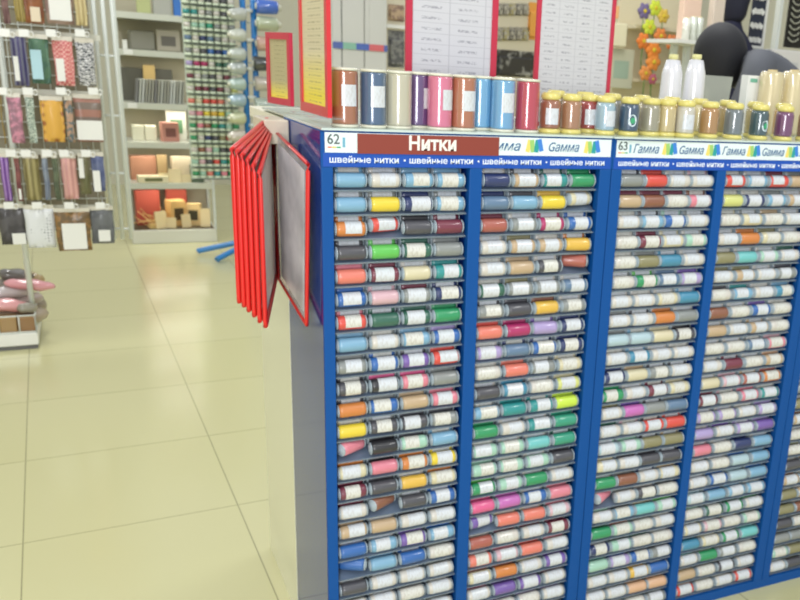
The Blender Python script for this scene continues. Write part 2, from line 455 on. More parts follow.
def rand_bay(pool):
    return '\n'.join(' '.join(rnd.choice(pool) for _ in range(4)) + '|' + ' '.join(rnd.choice(pool) for _ in range(4)) for _ in range(25))
B5 = rand_bay(['wh*', 'wh*', 'gy*', 'wh*', 'ol', 'dk', 'tn*', 'cr*', 'br', 'wh*', 'gy', 'mt*'])
ORD = ['top', 'second', 'third', 'fourth', 'fifth', 'sixth', 'seventh', 'eighth', 'ninth', 'tenth', 'eleventh', 'twelfth', 'thirteenth', 'fourteenth', 'fifteenth', 'sixteenth', 'seventeenth', 'eighteenth', 'nineteenth', 'twentieth', 'twenty-first', 'twenty-second', 'twenty-third', 'twenty-fourth', 'bottom']
POS = ['leftmost', 'second from left', 'second from right', 'rightmost']
TILTED = {(0, 3, 1, 0): .22, (0, 13, 0, 0): .5, (1, 2, 3, 0): .2, (1, 5, 3, 0): -.45, (1, 5, 3, 1): -.5, (0, 16, 1, 0): .5, (2, 18, 0, 0): .6, (1, 8, 2, 0): -.1, (1, 18, 0, 0): .2, (0, 19, 0, 0): -.5, (1, 4, 3, 0): -.15}
VIS = [20, 21, 23, 25, 0]
nind = 0
BAYN = ['first bay from aisle', 'second bay from aisle', 'third bay from aisle', 'fourth bay from aisle', '', '']
for bi, (B, cab, (b0, b1), num, side) in enumerate([(B1, c62, BAYS62[0], '62', 'left'), (B2, c62, BAYS62[1], '62', 'right'), (B3, c63, BAYS63[0], '63', 'left'), (B4, c63, BAYS63[1], '63', 'right'), (B5, c64, BAYS63[0], '64', 'left'), (B5, c64, BAYS63[1], '64', 'right')]):
    base = Matrix.Translation(cab.location) @ Matrix.Rotation(cab.rotation_euler.z, 4, 'Z')
    pitch = (b1 - b0 - .004) / 4
    for r, line in enumerate(B.strip().split('\n'), 1):
        fr, bk_ = [s.split() for s in line.split('|')]
        z = Z0 - r * DZ
        for depth, toks in ((0, fr), (1, bk_), (2, bk_[::-1]), (3, fr[::-1])):
            if depth == 3 and r > 1: continue
            for q, tk in enumerate(toks):
                if depth >= 2 and r > 6: continue
                lab = tk.endswith('*'); k = tk.rstrip('*')
                xc = b0 + .0025 + pitch * (q + .5) - .0015 + rnd.uniform(-.0008, .0008)
                d = .0003 + .0150 + depth * .0302
                loc = Matrix.Translation((xc, .008 + math.cos(TILT) * d - math.sin(TILT) * .0164, z - .0012 + math.sin(TILT) * d + math.cos(TILT) * .0164))
                rz = TILTED.get((bi, r, q, depth), rnd.uniform(-.035, .035))
                yaw = Matrix.Rotation(rz, 4, 'Z')
                if abs(rz) > .15: loc = Matrix.Translation((0, .008, .004 + abs(rz) * .01)) @ loc
                o = base @ loc @ yaw
                rx = (pi * .86 + rnd.uniform(-.5, .5)) if lab else 0
                cream = rnd.random() < .35
                if depth == 0 and bi < 4 and r <= VIS[bi] and nind < 300 and not (bi == 3 and r > 20 and q == 3 and False):
                    nind += 1
                    what = ('labelled ' if lab else 'bare ') + NAMES[k] + ' spool'
                    spool(o, rx, k, lab, '%s, %s, %s shelf down, %s' % (what, POS[q], ORD[r - 1], BAYN[bi]), cream)
                else:
                    stuff_spool(o, rx, k, lab, cream)
so = new_obj('packed_spools', STUFF, STUFF_MATS); 
tag(so, 'thread spools lying packed behind the front rows and low down in the blue cabinets', 'thread spools', kind='stuff')

# cream counter behind cabinet 62
k = empty('display_counter', (0, 0, 0), 0, 'cream laminate counter standing behind the thread cabinet numbered 62', 'counter')
k.location = (-.02, DEP + .012, 0)
boxo('body', (0, 2.4, 0, .40, 0, ZT - .03), M_CREAMGLOSS, k, bev=.002)
boxo('worktop', (0, 2.4, 0, .45, ZT - .03, ZT - .004), M_CREAM, k, bev=.002)

# acrylic plate on top of cabinets
pl = boxo('cover_plate', (-.022, .61, -.004, .60, ZT + .0005, ZT + .0045), mat('frosted_acrylic', (.80, .86, .84), .2, .5)); tag(pl, 'pale acrylic plate under the tall shiny cones', 'plate')
pl2 = boxo('cover_plate', (.612, 2.2, -.012, .55, ZT + .0005, ZT + .0045), mat('frosted_acrylic', (.80, .86, .84), .2, .5)); tag(pl2, 'pale acrylic plate under the dark navy and purple yellow-capped spools', 'plate')
ZP = ZT + .0047

# ---------------------------------------------------------------- big thread cones on top
def sheen(name, c):
    m = mat(name, tuple(.9 * v + .06 for v in c), .28, 1, metal=.1); n, l, b = nodes(m); b.inputs['Coat IOR'].default_value = 1.9; b.inputs['Coat Roughness'].default_value = .07
    t = n.new('ShaderNodeTexWave'); t.bands_direction = 'Z'; t.inputs['Scale'].default_value = 160; tc = n.new('ShaderNodeTexCoord'); bp = n.new('ShaderNodeBump'); bp.inputs['Strength'].default_value = .15; bp.inputs['Distance'].default_value = .001
    l.new(tc.outputs['Object'], t.inputs['Vector']); l.new(t.outputs['Fac'], bp.inputs['Height']); l.new(bp.outputs[0], b.inputs['Normal']); return m
M_CAPW = mat('cone_cap_plastic', (.88, .88, .80), .3, .5)
def cone(x, y, r, h, c, label, lab=None, behind=False):
    o = empty('thread_cone', (x, y, ZP), 0, label, 'thread cone', 'tall metallic thread cones on top of cabinet 62')
    bm = bmesh.new(); lathe(bm, [(0, 0), (r * .98, 0), (r * 1.02, .002), (r, .005), (r * .5, .006), (r * .5, h - .006), (r, h - .005), (r * 1.0, h - .001), (r * .8, h), (r * .35, h), (r * .3, h - .01), (0, h - .01)], 28)
    new_obj('spool_core', bm, M_CAPW, o)
    bm = bmesh.new(); lathe(bm, [(r * .5, .005), (r * .96, .006), (r * .97, .01), (r * .97, h - .010), (r * .95, h - .006), (r * .5, h - .005)], 28)
    new_obj('thread', bm, c, o)
    if lab is not None:
        bm = bmesh.new(); shell(bm, r * .98, h * .36, h * .72, lab - .62, lab + .62, 8); q = new_obj('paper_label', bm, M_LABEL, o); q['label'] = 'white printed paper label'
    return o
H1 = .109
va = -1.75   # direction towards the viewer
for x0, x1, ln, c, la in [(332, 358, 'copper brown', (.66, .40, .26), va + .3), (360, 386, 'dark steel blue', (.24, .36, .50), va + .35), (386, 411, 'silvery beige', (.78, .76, .66), None), (410, 428, 'dark purple', (.36, .24, .46), va + 1.0),
                          (427, 451, 'bright pink', (.88, .45, .58), va + .7), (451, 474, 'orange brown', (.70, .42, .28), va + .35), (473, 490, 'sky blue', (.42, .68, .86), None), (488, 515, 'light steel blue', (.42, .66, .84), va + .3), (514, 538, 'crimson', (.74, .20, .28), None)]:
    A = at(x0, 131, .045); Bp = at(x1, 131, .045); xc = (A.x + Bp.x) / 2; r = .0255
    yy = .045 if (x1 - x0) > 20 else .066
    if x0 in (410, 473): xc = at((x0 + x1) / 2, 131, .062).x; yy = .075
    cone(xc, yy, r, H1, sheen('metallic_thread_' + ln.replace(' ', '_'), c), '%s shiny thread cone standing on the front edge of cabinet 62' % ln, la)
# yellow capped spools
M_CAPY = mat('yellow_cap_plastic', (.88, .83, .48), .35, .4)
M_CAPD = mat('pale_cap_plastic', (.88, .86, .60), .35, .4)
def capspool(x, y, c, label, lab=None, r=.0235, h=.084, seal=None):
    o = empty('embroidery_spool', (x, y, ZP), 0, label, 'thread spool', 'yellow-capped embroidery spools on top of the cabinets')
    bm = bmesh.new(); lathe(bm, [(0, 0), (r, 0), (r * 1.04, .003), (r * 1.0, .008), (r * .8, .010), (r * .55, .011), (r * .55, h - .016), (r * .90, h - .013), (r * .92, h - .008), (r * .82, h - .002), (r * .7, h), (r * .3, h), (r * .28, h - .008), (0, h - .008)], 24)
    new_obj('cap_and_base', bm, M_CAPY, o)
    bm = bmesh.new(); lathe(bm, [(r * .55, .009), (r * .93, .010), (r * .96, .014), (r * .97, h - .024), (r * .84, h - .0145), (r * .55, h - .0142)], 24)
    new_obj('thread', bm, c, o)
    if lab is not None:
        bm = bmesh.new(); shell(bm, r * .975, h * .22, h * .62, lab - .65, lab + .65, 8); new_obj('paper_label', bm, M_LABEL, o)['label'] = 'white printed paper label'
    if seal is not None:
        bm = bmesh.new()
        for rad, off, mi in ((.0105, .0, 0), (.0055, .0006, 1)):
            cs = [bm.verts.new(((r * .985 + off) * math.cos(seal + rad / r * math.cos(t * pi / 8)), (r * .985 + off) * math.sin(seal + rad / r * math.cos(t * pi / 8)), h * .40 + rad * 1.25 * math.sin(t * pi / 8))) for t in range(16)]
            f = bm.faces.new(cs); f.material_index = mi
        new_obj('round_sticker', bm, [mat('seal_white', (.85, .92, .93)), mat('seal_green', (.25, .65, .45))], o)['label'] = 'round white sticker with green centre'
    return o
vb = -1.95
for px, ln, c, la, se, yy in [(549, 'coppery brown', (.60, .36, .25), vb + .15, None, .05), (570, 'shiny tan brown', (.66, .46, .32), None, None, .05), (588, 'dark red', (.62, .22, .22), vb + .1, None, .085), (604, 'pale blue', (.62, .74, .80), vb + .6, None, .05),
                              (628, 'dark navy', (.16, .27, .38), None, vb + .2, .045), (649, 'warm grey', (.62, .60, .50), None, None, .06), (665, 'pale gold', (.80, .72, .50), None, None, .06), (684, 'silvery white', (.82, .80, .74), vb + .2, None, .045),
                              (708, 'golden brown', (.68, .50, .28), None, None, .05), (732.5, 'steel grey', (.42, .46, .48), None, None, .045), (758, 'dark teal', (.18, .30, .33), None, vb + .45, .045), (783, 'deep purple', (.42, .20, .38), None, None, .04), (806, 'reddish brown', (.48, .32, .24), vb, None, .05)]:
    p = at(px, 131, yy)
    capspool(p.x, yy, sheen('embroidery_thread_' + ln.replace(' ', '_'), c), '%s yellow-capped spool in the front row on top of the cabinets' % ln, la, seal=se)
# second row
for i, (px, ln, c) in enumerate([(556, 'brown', (.5, .4, .3)), (585, 'olive', (.4, .38, .28)), (612, 'grey', (.5, .5, .48)), (642, 'beige', (.7, .66, .5)), (672, 'amber', (.75, .6, .25)), (700, 'cream', (.85, .8, .6)), (728, 'tan', (.7, .6, .4)), (756, 'sandy', (.75, .68, .45)), (784, 'honey', (.8, .6, .3))]):
    p = at(px, 110, .115)
    capspool(p.x, .118, sheen('back_thread_' + ln, c), '%s yellow-capped spool behind the front row, only its cap showing' % ln, h=.088)
# white cones on the second row
M_WTH = sheen('white_thread', (.93, .93, .95))
for px, ln in ((670, 'left'), (693, 'right')):
    p = at(px, 95, .2)
    o = empty('white_thread_cone', (p.x, .20, ZP), 0, '%s one of the two tall white thread cones behind the capped spools' % ln, 'thread cone', 'pair of white thread cones on cabinet 63')
    r = .028; h = at(px, 54, .2).z - ZP
    bm = bmesh.new(); lathe(bm, [(0, 0), (r, 0), (r, .012), (r * .6, .014), (r * .30, h - .012), (r * .45, h - .010), (r * .42, h), (r * .2, h), (0, h - .01)], 24); new_obj('cone_core', bm, M_CAPD, o)
    bm = bmesh.new(); lathe(bm, [(r * .6, .013), (r * .96, .014), (r * 1.0, h * .35), (r * .92, h - .045), (r * .62, h - .014), (r * .3, h - .012)], 24); new_obj('thread', bm, M_WTH, o)
# cream cardboard cones / rolls
M_CARD = mat('cream_cardboard', (.86, .78, .58), .7)
for px, ln in ((769, 'left'), (791, 'right')):
    p = at(px, 100, .24); h = at(px, 71, .24).z - ZP; r = .033
    o = empty('cream_yarn_cone', (p.x, .24, ZP), 0, '%s one of the pair of cream yarn cones at the far right of the top' % ln, 'yarn cone', 'pair of cream yarn cones on cabinet 63')
    bm = bmesh.new(); lathe(bm, [(r * .4, 0), (r, .0), (r, .01), (r * .98, h - .008), (r * .85, h - .001), (r * .4, h - .001)], 24); new_obj('yarn', bm, sheen('cream_yarn', (.87, .80, .60)), o)
    bm = bmesh.new(); lathe(bm, [(0, 0), (r * .39, 0), (r * .39, h + .004), (r * .28, h + .004), (r * .28, h - .02), (0, h - .02)], 20); new_obj('cardboard_tube', bm, M_CARD, o)
# small white box
p0 = at(746, 100, .26); p1 = at(760, 76, .26)
o = empty('white_carton', ((p0.x + p1.x) / 2, .26, ZP), 0, 'small white carton with a green mark, between the grey spool and the cream yarn cones', 'box')
boxo('carton', (-.02, .02, 0, .03, 0, p1.z - ZP), M_PAPER, o, bev=.001); boxo('green_mark', (-.012, .012, -.0008, -.0002, p1.z - ZP - .018, p1.z - ZP - .008), mat('mark_green', (.45, .7, .6)), o)
# clear tray
q0 = at(703, 98, .3); q1 = at(733, 77, .3)
bm = bmesh.new(); zt = q1.z
xs = [(q0.x, ZP), (q1.x - .012, ZP), (q1.x, zt), (q0.x - .01, zt)]
for y0 in (.30, .302):
    pass
A = [bm.verts.new((x, .30, z)) for x, z in xs]; Bq = [bm.verts.new((x, .304, z)) for x, z in xs]
bm.faces.new(A); bm.faces.new(Bq[::-1])
for i in range(4): bm.faces.new((A[i], Bq[i], Bq[(i + 1) % 4], A[(i + 1) % 4]))
box(bm, q0.x, q1.x - .012, .304, .36, ZP, ZP + .004)
o = new_obj('acrylic_stand', bm, mat('smoky_acrylic', (.70, .71, .66), .1, .6, alpha=.6)); tag(o, 'translucent grey acrylic stand behind the spools, right of the white cones', 'stand')

# ---------------------------------------------------------------- price sheets in red frames
def ruled(name, c, ink, n_rows, n_cols, step=0, grad=None):
    """paper with printed table: cells with little dashes"""
    m = mat(name, c, .6, .4); n, l, b = nodes(m)
    tc = n.new('ShaderNodeTexCoord'); sp = n.new('ShaderNodeSeparateXYZ'); l.new(tc.outputs['Generated'], sp.inputs[0])
    def mth(op, a, b2=None, c2=None):
        x = n.new('ShaderNodeMath'); x.operation = op
        for i, v in enumerate((a, b2, c2)):
            if v is None: continue
            if isinstance(v, (int, float)): x.inputs[i].default_value = v
            else: l.new(v, x.inputs[i])
        return x.outputs[0]
    u = mth('MULTIPLY', sp.outputs['X'], n_cols); v = mth('MULTIPLY', sp.outputs['Z'], n_rows)
    fu = mth('FRACT', u); fv = mth('FRACT', v)
    lines = mth('MAXIMUM', mth('LESS_THAN', fv, .06), mth('LESS_THAN', fu, .03))
    dash = mth('MULTIPLY', mth('MULTIPLY', mth('GREATER_THAN', fu, .25), mth('LESS_THAN', fu, .8)), mth('MULTIPLY', mth('GREATER_THAN', fv, .35), mth('LESS_THAN', fv, .6)))
    ns = n.new('ShaderNodeTexNoise'); ns.inputs['Scale'].default_value = 400; l.new(tc.outputs['Object'], ns.inputs['Vector'])
    fac = mth('ADD', mth('MULTIPLY', lines, .28), mth('MULTIPLY', dash, mth('MULTIPLY', mth('GREATER_THAN', ns.outputs['Fac'], .5), .6)))
    mx = n.new('ShaderNodeMix'); mx.data_type = 'RGBA'; l.new(fac, mx.inputs[0]); mx.inputs[6].default_value = (*lin(c), 1); mx.inputs[7].default_value = (*lin(ink), 1)
    if grad:
        r = n.new('ShaderNodeValToRGB'); l.new(sp.outputs['Z'], r.inputs[0]); r.color_ramp.elements[0].position = grad[1]; r.color_ramp.elements[1].position = grad[2]
        r.color_ramp.elements[0].color = (*lin(grad[0]), 1); r.color_ramp.elements[1].color = (*lin(c), 1); l.new(r.outputs[0], mx.inputs[6])
    l.new(mx.outputs[2], b.inputs['Base Color']); return m
def sign(label, P0, P1, zt, fm, sheet, fw=.011, z0=None, hw=0):
    """upright price sheet in a plastic frame on a clear foot, from P0 to P1 (x, y)"""
    z0 = ZP if z0 is None else z0
    d = Vector((P1[0] - P0[0], P1[1] - P0[1])); L = d.length; ang = math.atan2(d.y, d.x)
    o = empty('price_sign', (P0[0], P0[1], z0), ang, label, 'sign')
    H = zt - z0; f = .004
    bm = bmesh.new()
    box(bm, 0, fw, -.004, .004, f, H); box(bm, L - fw, L, -.004, .004, f, H); box(bm, fw, L - fw, -.004, .004, f, f + fw); box(bm, fw, L - fw, -.004, .004, H - fw, H)
    new_obj('red_frame', bm, fm, o)
    boxo('printed_sheet', (fw, L - fw, -.001, .001, f + fw, H - fw), sheet, o)
    boxo('clear_foot', (L * .1, L * .35, -.03, .03, 0, .003), M_LIP, o); boxo('clear_foot', (L * .65, L * .9, -.03, .03, 0, .003), M_LIP, o)
    return o
sh_main = ruled('price_table_sheet', (.80, .80, .81), (.46, .46, .50), 22, 4)
sh_two = ruled('picture_table_sheet', (.80, .80, .82), (.45, .45, .5), 16, 2.2)
Y1 = .16
a0 = at(405, 80, Y1); a1 = at(495, 80, Y1)
sign('red-framed price sheet behind the pink and brown cones', (a0.x, Y1), (a1.x, Y1), 1.66, M_CRIM, sh_two, .0135)
a0 = at(533, 90, .19); a1 = at(609, 90, .19)
sign('red-framed price table behind the crimson cone and brown capped spools', (a0.x, .19), (a1.x, .19), 1.68, M_CRIM, sh_main, .0095)
yl = ruled('yellow_price_sheet', (.84, .80, .66), (.50, .47, .32), 26, 1, grad=((.95, .88, .22), .05, .33))
sign('yellow price sheet in a bright red frame at the left end of the top', (-.008, .215), (-.006, -.005), 1.66, mat('warm_red_frame', (.82, .17, .20), .35, .4), yl, .018, z0=ZP + .014)
yl2 = ruled('small_price_sheet', (.70, .66, .50), (.45, .42, .30), 14, 1, grad=((.93, .85, .30), .02, .30))
sign('smaller price sheet in a red frame behind the tall yellow one', (-.030, .455), (-.003, .335), 1.462, M_CRIM, yl2, .014, z0=ZP + .014)

# ---------------------------------------------------------------- flip display with red pocket frames
fd = empty('flip_display', (0, 0, 0), 0, 'fan of red framed price pockets hinged to the blue cabinet side', 'display')
boxo('mounting_bracket', (-.075, -.0245, .27, .40, 1.235, 1.285), mat('bracket_beige', (.84, .80, .72), .4, .3), fd, bev=.003)
def pocket(ht, hb, ft, fb, sheet, rr=.0042):
    ht, hb, ft, fb = map(Vector, (ht, hb, ft, fb))
    f = tubeo('pocket_frame', [ht, ft.lerp(ht, .04), ft, ft.lerp(fb, .04), fb.lerp(ft, .03), fb, fb.lerp(hb, .04), hb], rr, M_RED, fd, 6, closed=True)
    nrm = (ft - ht).cross(hb - ht).normalized() * .0007
    bm = bmesh.new(); q = [ht, hb, fb, ft]; A = [bm.verts.new(p + nrm) for p in q]; Bv = [bm.verts.new(p - nrm) for p in q]
    bm.faces.new(A); bm.faces.new(Bv[::-1])
    for i in range(4): bm.faces.new((A[i], Bv[i], Bv[(i + 1) % 4], A[(i + 1) % 4]))
    c = new_obj('clear_pocket', bm, mat('pocket_film', (.85, .84, .84), .08, .8, alpha=.35), f)
    # inner paper, inset
    def ins(u, v): return ht.lerp(ft, u).lerp(hb.lerp(fb, u), v)
    q = [ins(.12, .06), ins(.12, .94), ins(.9, .94), ins(.9, .06)]
    bm = bmesh.new(); A = [bm.verts.new(p + nrm * 1.6) for p in q]; Bv = [bm.verts.new(p - nrm * 1.6) for p in q]
    bm.faces.new(A); bm.faces.new(Bv[::-1])
    for i in range(4): bm.faces.new((A[i], Bv[i], Bv[(i + 1) % 4], A[(i + 1) % 4]))
    new_obj('paper_sheet', bm, sheet, f)
shA = pattern('pocket_print', 'noise', (.70, .70, .72), (.92, .91, .92), 9, .5, .6, .5, .15)
shB = pattern('pocket_print_pale', 'noise', (.92, .90, .88), (.84, .78, .76), 12, .5, .6, .5, .2)
pocket((-.050, .30, 1.262), (-.050, .30, .936), (-.040, .03, 1.222), (-.040, .075, .892), shA)
LF = [((-.165, .100), 1.240, .943), ((-.157, .094), 1.236, .936), ((-.149, .089), 1.230, .927), ((-.140, .084), 1.222, .917), ((-.131, .079), 1.212, .906), ((-.121, .075), 1.200, .896)]
for i, ((fx, fy), zt_, zb_) in enumerate(LF):
    t = i / 6
    pocket((-.063 + .012 * t, .31, 1.284 - .020 * t), (-.063 + .012 * t, .31, .955 - .012 * t), (fx, fy, zt_), (fx, fy, zb_), shB, .0050)

# ---------------------------------------------------------------- spinner rack with spools (far, blue post)
SX, SY = .655, 4.9
sp = empty('spool_spinner', (SX, SY, 0), 0, 'blue metal spinner rack with rows of small coloured spools', 'display rack')
for dx in (-.035, .035): tubeo('post', [(dx, 0, .12), (dx, 0, 2.2)], .020, M_SPIN, sp, 10)
for kz in range(9):
    bm = bmesh.new(); lathe(bm, [(0, -.01), (.03, -.01), (.03, .01), (0, .01)], 12, mtx=Matrix.Translation((0, -.015, .55 + kz * .19))); new_obj('collar', bm, M_RACK, sp)
for ang in (pi * .97, pi * 1.22, 0, pi / 2):
    tubeo('foot', [(0, 0, .12), (.08 * math.cos(ang), .08 * math.sin(ang), .1), (.40 * math.cos(ang), .40 * math.sin(ang), .03), (.41 * math.cos(ang), .41 * math.sin(ang), .024)], .020, M_SPIN, sp, 10)
RZ0, RP = .56, .0815
PX0, PX1 = -.42, -.09
for r in range(16):
    z = RZ0 + r * RP
    bm = bmesh.new(); box(bm, PX0, PX1, -.06, .02, z - .004, z); tube(bm, [(PX0, -.064, z - .002), (PX1, -.064, z - .002)], .003, 6, mi=1)
    for s_ in (0, 1): tube(bm, [(PX0 if s_ == 0 else PX1, -.02, z - .002), (-.01, 0, z - .002)], .003, 6)
    new_obj('wire_shelf', bm, [mat('rack_pale', (.80, .84, .78), .5), mat('rack_wire', (.25, .27, .26), .4)], sp)
boxo('backing_sheet', (PX0, PX1, .022, .026, RZ0 - .01, RZ0 + 16 * RP), mat('backing', (.84, .88, .82), .6), sp)
PR = [['gr', 'mt', 'cl', 'te', 'pk', 'gr', 'ol'], ['mt', 'lp', 'dk', 'rd', 'te', 'gr', 'mt'], ['wh', 'br', 'lp', 'mt', 'dk', 'dk', 'tn'], ['gr', 'wh', 'nv', 'dk', 'ol', 'rd', 'gy'], ['gr', 'pk', 'br', 'gr', 'te', 'mt', 'gr'],
      ['lp', 'pk', 'ye', 'gd', 'ye', 'mt', 'wh'], ['cl', 'cr', 'rd', 'rd', 'cl', 'wh', 'gy'], ['wh', 'ma', 'ma', 'dk', 'ma', 'wh', 'ly'], ['ma', 'wh', 'gy', 'dk', 'wh', 'ma', 'wh'], ['lv', 'mg', 'mg', 'wh', 'dg', 'dg', 'wh'],
      ['gy', 'wh', 'dk', 'bl', 'nv', 'bl', 'wh'], ['sb', 'wh', 'nv', 'sb', 'gy', 'wh', 'wh'], ['wh', 'mt', 'mt', 'tg', 'gy', 'wh', 'gy'], ['te', 'te', 'wh', 'gy', 'wh', 'dk', 'wh'], ['wh', 'gy', 'wh', 'dk', 'wh', 'dk', 'wh'], ['ol', 'wh', 'mt', 'lg', 'mt', 'gr', 'mt']]
SEVEN = ['leftmost', 'second from left', 'third from left', 'middle', 'third from right', 'second from right', 'rightmost']
def reel_bm():
    bm = bmesh.new(); lathe(bm, [(0, 0), (.022, 0), (.022, .016), (.012, .017), (.012, .047), (.022, .048), (.022, .066), (0, .066)], 14); return bm
def reelt_bm():
    bm = bmesh.new(); lathe(bm, [(.012, .0175), (.0215, .018), (.0215, .046), (.012, .0465)], 14); return bm
for r, rowc in enumerate(PR):
    for q, k_ in enumerate(rowc):
        o = bpy.data.objects.new('thread_reel', get_mesh('reel_core_mesh', reel_bm, mat('reel_core', (.86, .90, .80), .5))); COL.objects.link(o)
        o.location = (SX + PX0 + .025 + q * (PX1 - PX0 - .05) / 6, SY - .03, RZ0 + r * RP + .0004)
        tag(o, '%s reel, %s, %s shelf up on the blue spinner' % (NAMES[k_], SEVEN[q], (['lowest'] + ORD[1:])[r]), 'thread reel', 'small reels on the blue spinner rack')
        t = bpy.data.objects.new('thread', get_mesh('reel_thread_' + k_, reelt_bm, tmat(k_))); COL.objects.link(t); t.parent = o
# big cones lying on pins right of the post
for i, (py, c, nm, dx) in enumerate([(3, (.08, .35, .80), 'royal blue', 0), (20, (.72, .76, .62), 'pale green', 0), (40, (.85, .68, .60), 'pale pink', 0), (60, (.10, .14, .14), 'black', -3), (80, (.78, .74, .68), 'beige', -2), (101, (.72, .78, .72), 'grey green', -2), (122, (.80, .76, .66), 'cream', 0), (143, (.60, .68, .70), 'grey blue', 0), (165, (.75, .70, .62), 'sand', 0)]):
    p = at(268 + dx, py + 4, 4.85); r = .05
    o = empty('yarn_cone', p, 0, '%s cone lying on a pin right of the blue spinner post' % nm, 'yarn cone', 'cones on the right side of the spinner')
    bm = bmesh.new(); lathe(bm, [(.02, -.078), (r * .95, -.075), (r, -.06), (r * .92, .05), (r * .8, .062), (.02, .065)], 20, 'X'); new_obj('yarn', bm, sheen('yarn_' + nm.replace(' ', '_'), c), o)
    bm = bmesh.new(); lathe(bm, [(0, -.085), (.02, -.085), (.022, .085), (0, .085)], 12, 'X'); new_obj('cone_core', bm, M_CAPW, o)
    tubeo('pin', [(p.x - SX - .12, .05, p.z), (.035, .0, p.z)], .006, M_RACK, sp)
for i, (py, c, nm) in enumerate([(14, (.74, .76, .72), 'silver'), (35, (.80, .82, .76), 'ivory'), (54, (.74, .78, .74), 'ash'), (68, (.70, .74, .72), 'pebble'), (84, (.68, .78, .74), 'seafoam'), (100, (.62, .74, .80), 'sky'), (118, (.78, .80, .62), 'lime'), (136, (.80, .76, .70), 'bone')]):
    p = at(237, py, 4.72); r = .045
    o = empty('yarn_cone', p, .5, '%s wrapped cone between the small reels and the blue post' % nm, 'yarn cone', 'wrapped cones in the middle of the spinner')
    bm = bmesh.new(); lathe(bm, [(.01, -.06), (r * .6, -.058), (r, .03), (r * .95, .045), (.02, .05)], 18, 'X'); new_obj('yarn', bm, sheen('yarn_' + nm, c), o)
    bm = bmesh.new(); lathe(bm, [(0, -.07), (.012, -.07), (.018, .065), (0, .065)], 10, 'X'); new_obj('cone_core', bm, M_CAPW, o)

# ---------------------------------------------------------------- glass showcase with craft goods
CX0, CX1, CY0, CY1 = -.15, .44, 5.40, 5.80
sc = empty('glass_showcase', (0, 0, 0), 0, 'tall glass showcase on a white base with shelves of craft goods', 'showcase')
boxo('base', (CX0, CX1, CY0, CY1, 0, .10), mat('showcase_white', (.87, .87, .82), .4, .2), sc, bev=.004)
boxo('back_panel', (CX0, CX1, CY1 - .01, CY1, .1, 2.2), mat('showcase_back', (.74, .71, .62), .6), sc)
for x0 in (CX0, CX1 - .015):
    for y0 in (CY0, CY1 - .03): boxo('corner_post', (x0, x0 + .015, y0, y0 + .015, .1, 2.2), M_RACK, sc)
boxo('glass_pane', (CX0 - .004, CX0 - .0005, CY0, CY1, .1, 2.2), M_GLASS, sc); boxo('glass_pane', (CX1 + .0005, CX1 + .004, CY0, CY1, .1, 2.2), M_GLASS, sc)
SHZ = [at(150, y, 5.4).z for y in (183, 142, 103, 50, 13)]
for z in SHZ: boxo('shelf', (CX0 + .016, CX1 - .016, CY0 + .003, CY1 - .02, z - .045, z - .003), mat('showcase_shelf', (.82, .83, .78), .35, .3), sc)
boxo('floor_board', (CX0 + .016, CX1 - .016, CY0 + .016, CY1 - .035, .1005, .104), mat('dark_board', (.35, .31, .22), .6), sc)
for z in SHZ[:4]: area('showcase_lamp_light', (.145, 5.50, z - .05), .45, .03, 1.1, color=(1, .95, .82))
def goods(nm, label, x, y, z, w_, d_, h_, c, rz=0, cat='box', extra=None, rx=0, grp=None):
    o = empty(nm, (x, y, z), rz, label, cat, grp)
    if rx: o.rotation_euler.x = rx
    boxo('carton', (-w_ / 2, w_ / 2, -d_ / 2, d_ / 2, 0, h_), mat('goods_' + '_'.join('%02d' % int(v * 99) for v in c), c, .55, .1), o, bev=min(w_, d_, h_) * .08)
    if extra:
        boxo('print_or_opening', (-w_ * .3, w_ * .3, -d_ / 2 - .0012, -d_ / 2 - .0003, h_ * .25, h_ * .7), mat('goods_' + '_'.join('%02d' % int(v * 99) for v in extra), extra, .6), o)
    return o
YB = 5.56
z = .105
goods('kraft_box', 'open pale wooden craft box with dark opening at the bottom of the showcase', .17, YB, z, .12, .10, .20, (.86, .70, .45), .4, extra=(.30, .24, .15))  # dark front panel paints the shade inside the box opening
goods('kraft_box', 'leaning light wooden tag box at the lower right of the showcase', .30, YB, z, .11, .05, .17, (.90, .78, .56), -.35, extra=(.28, .26, .18))
goods('red_bag', 'dusty red gift bag at the lower left of the showcase', -.02, YB + .08, z, .17, .10, .27, (.72, .32, .26), .05)
goods('red_bag', 'dusty red gift bag behind the wooden craft boxes', .19, YB + .13, z, .15, .10, .30, (.70, .30, .24), -.05)
for i in range(16):
    a = rnd.uniform(-.5, .9); px_, pz_ = -.10 + i * .012, z + .01 + i % 4 * .014
    o = new_obj('wooden_stick', (lambda bm: (box(bm, -.09, .09, -.005, .005, -.002, .002), bm)[1])(bmesh.new()), M_WOOD); o.location = (px_ + .04, CY0 + .05 + i * .008, pz_ + .03); o.rotation_euler = (0, a, rnd.uniform(-.5, .5))
    tag(o, 'pale craft stick, %s from left in the loose heap low in the showcase' % ORD[i].replace('top', 'first'), 'stick', 'loose wooden craft sticks in the showcase')
goods('wooden_blank', 'flat pale wooden blank lying at the bottom of the showcase', .04, CY0 + .08, z, .14, .06, .035, (.88, .76, .50), .3)
for i, (xx, ww, hh, rr_, wh_) in enumerate([(.06, .09, .13, .5, 'tallest'), (.11, .10, .08, -.4, 'broad'), (.235, .07, .10, .35, 'small square'), (.37, .07, .14, -.3, 'narrow upright')]):
    goods('wooden_blank', '%s cream wooden blank propped among the craft boxes low in the showcase' % wh_, xx, CY0 + .04 + .012 * i, z, ww, .012, hh, (.90, .82, .64), rr_, 'wooden blank', rx=-.15)
z = SHZ[0] - .003
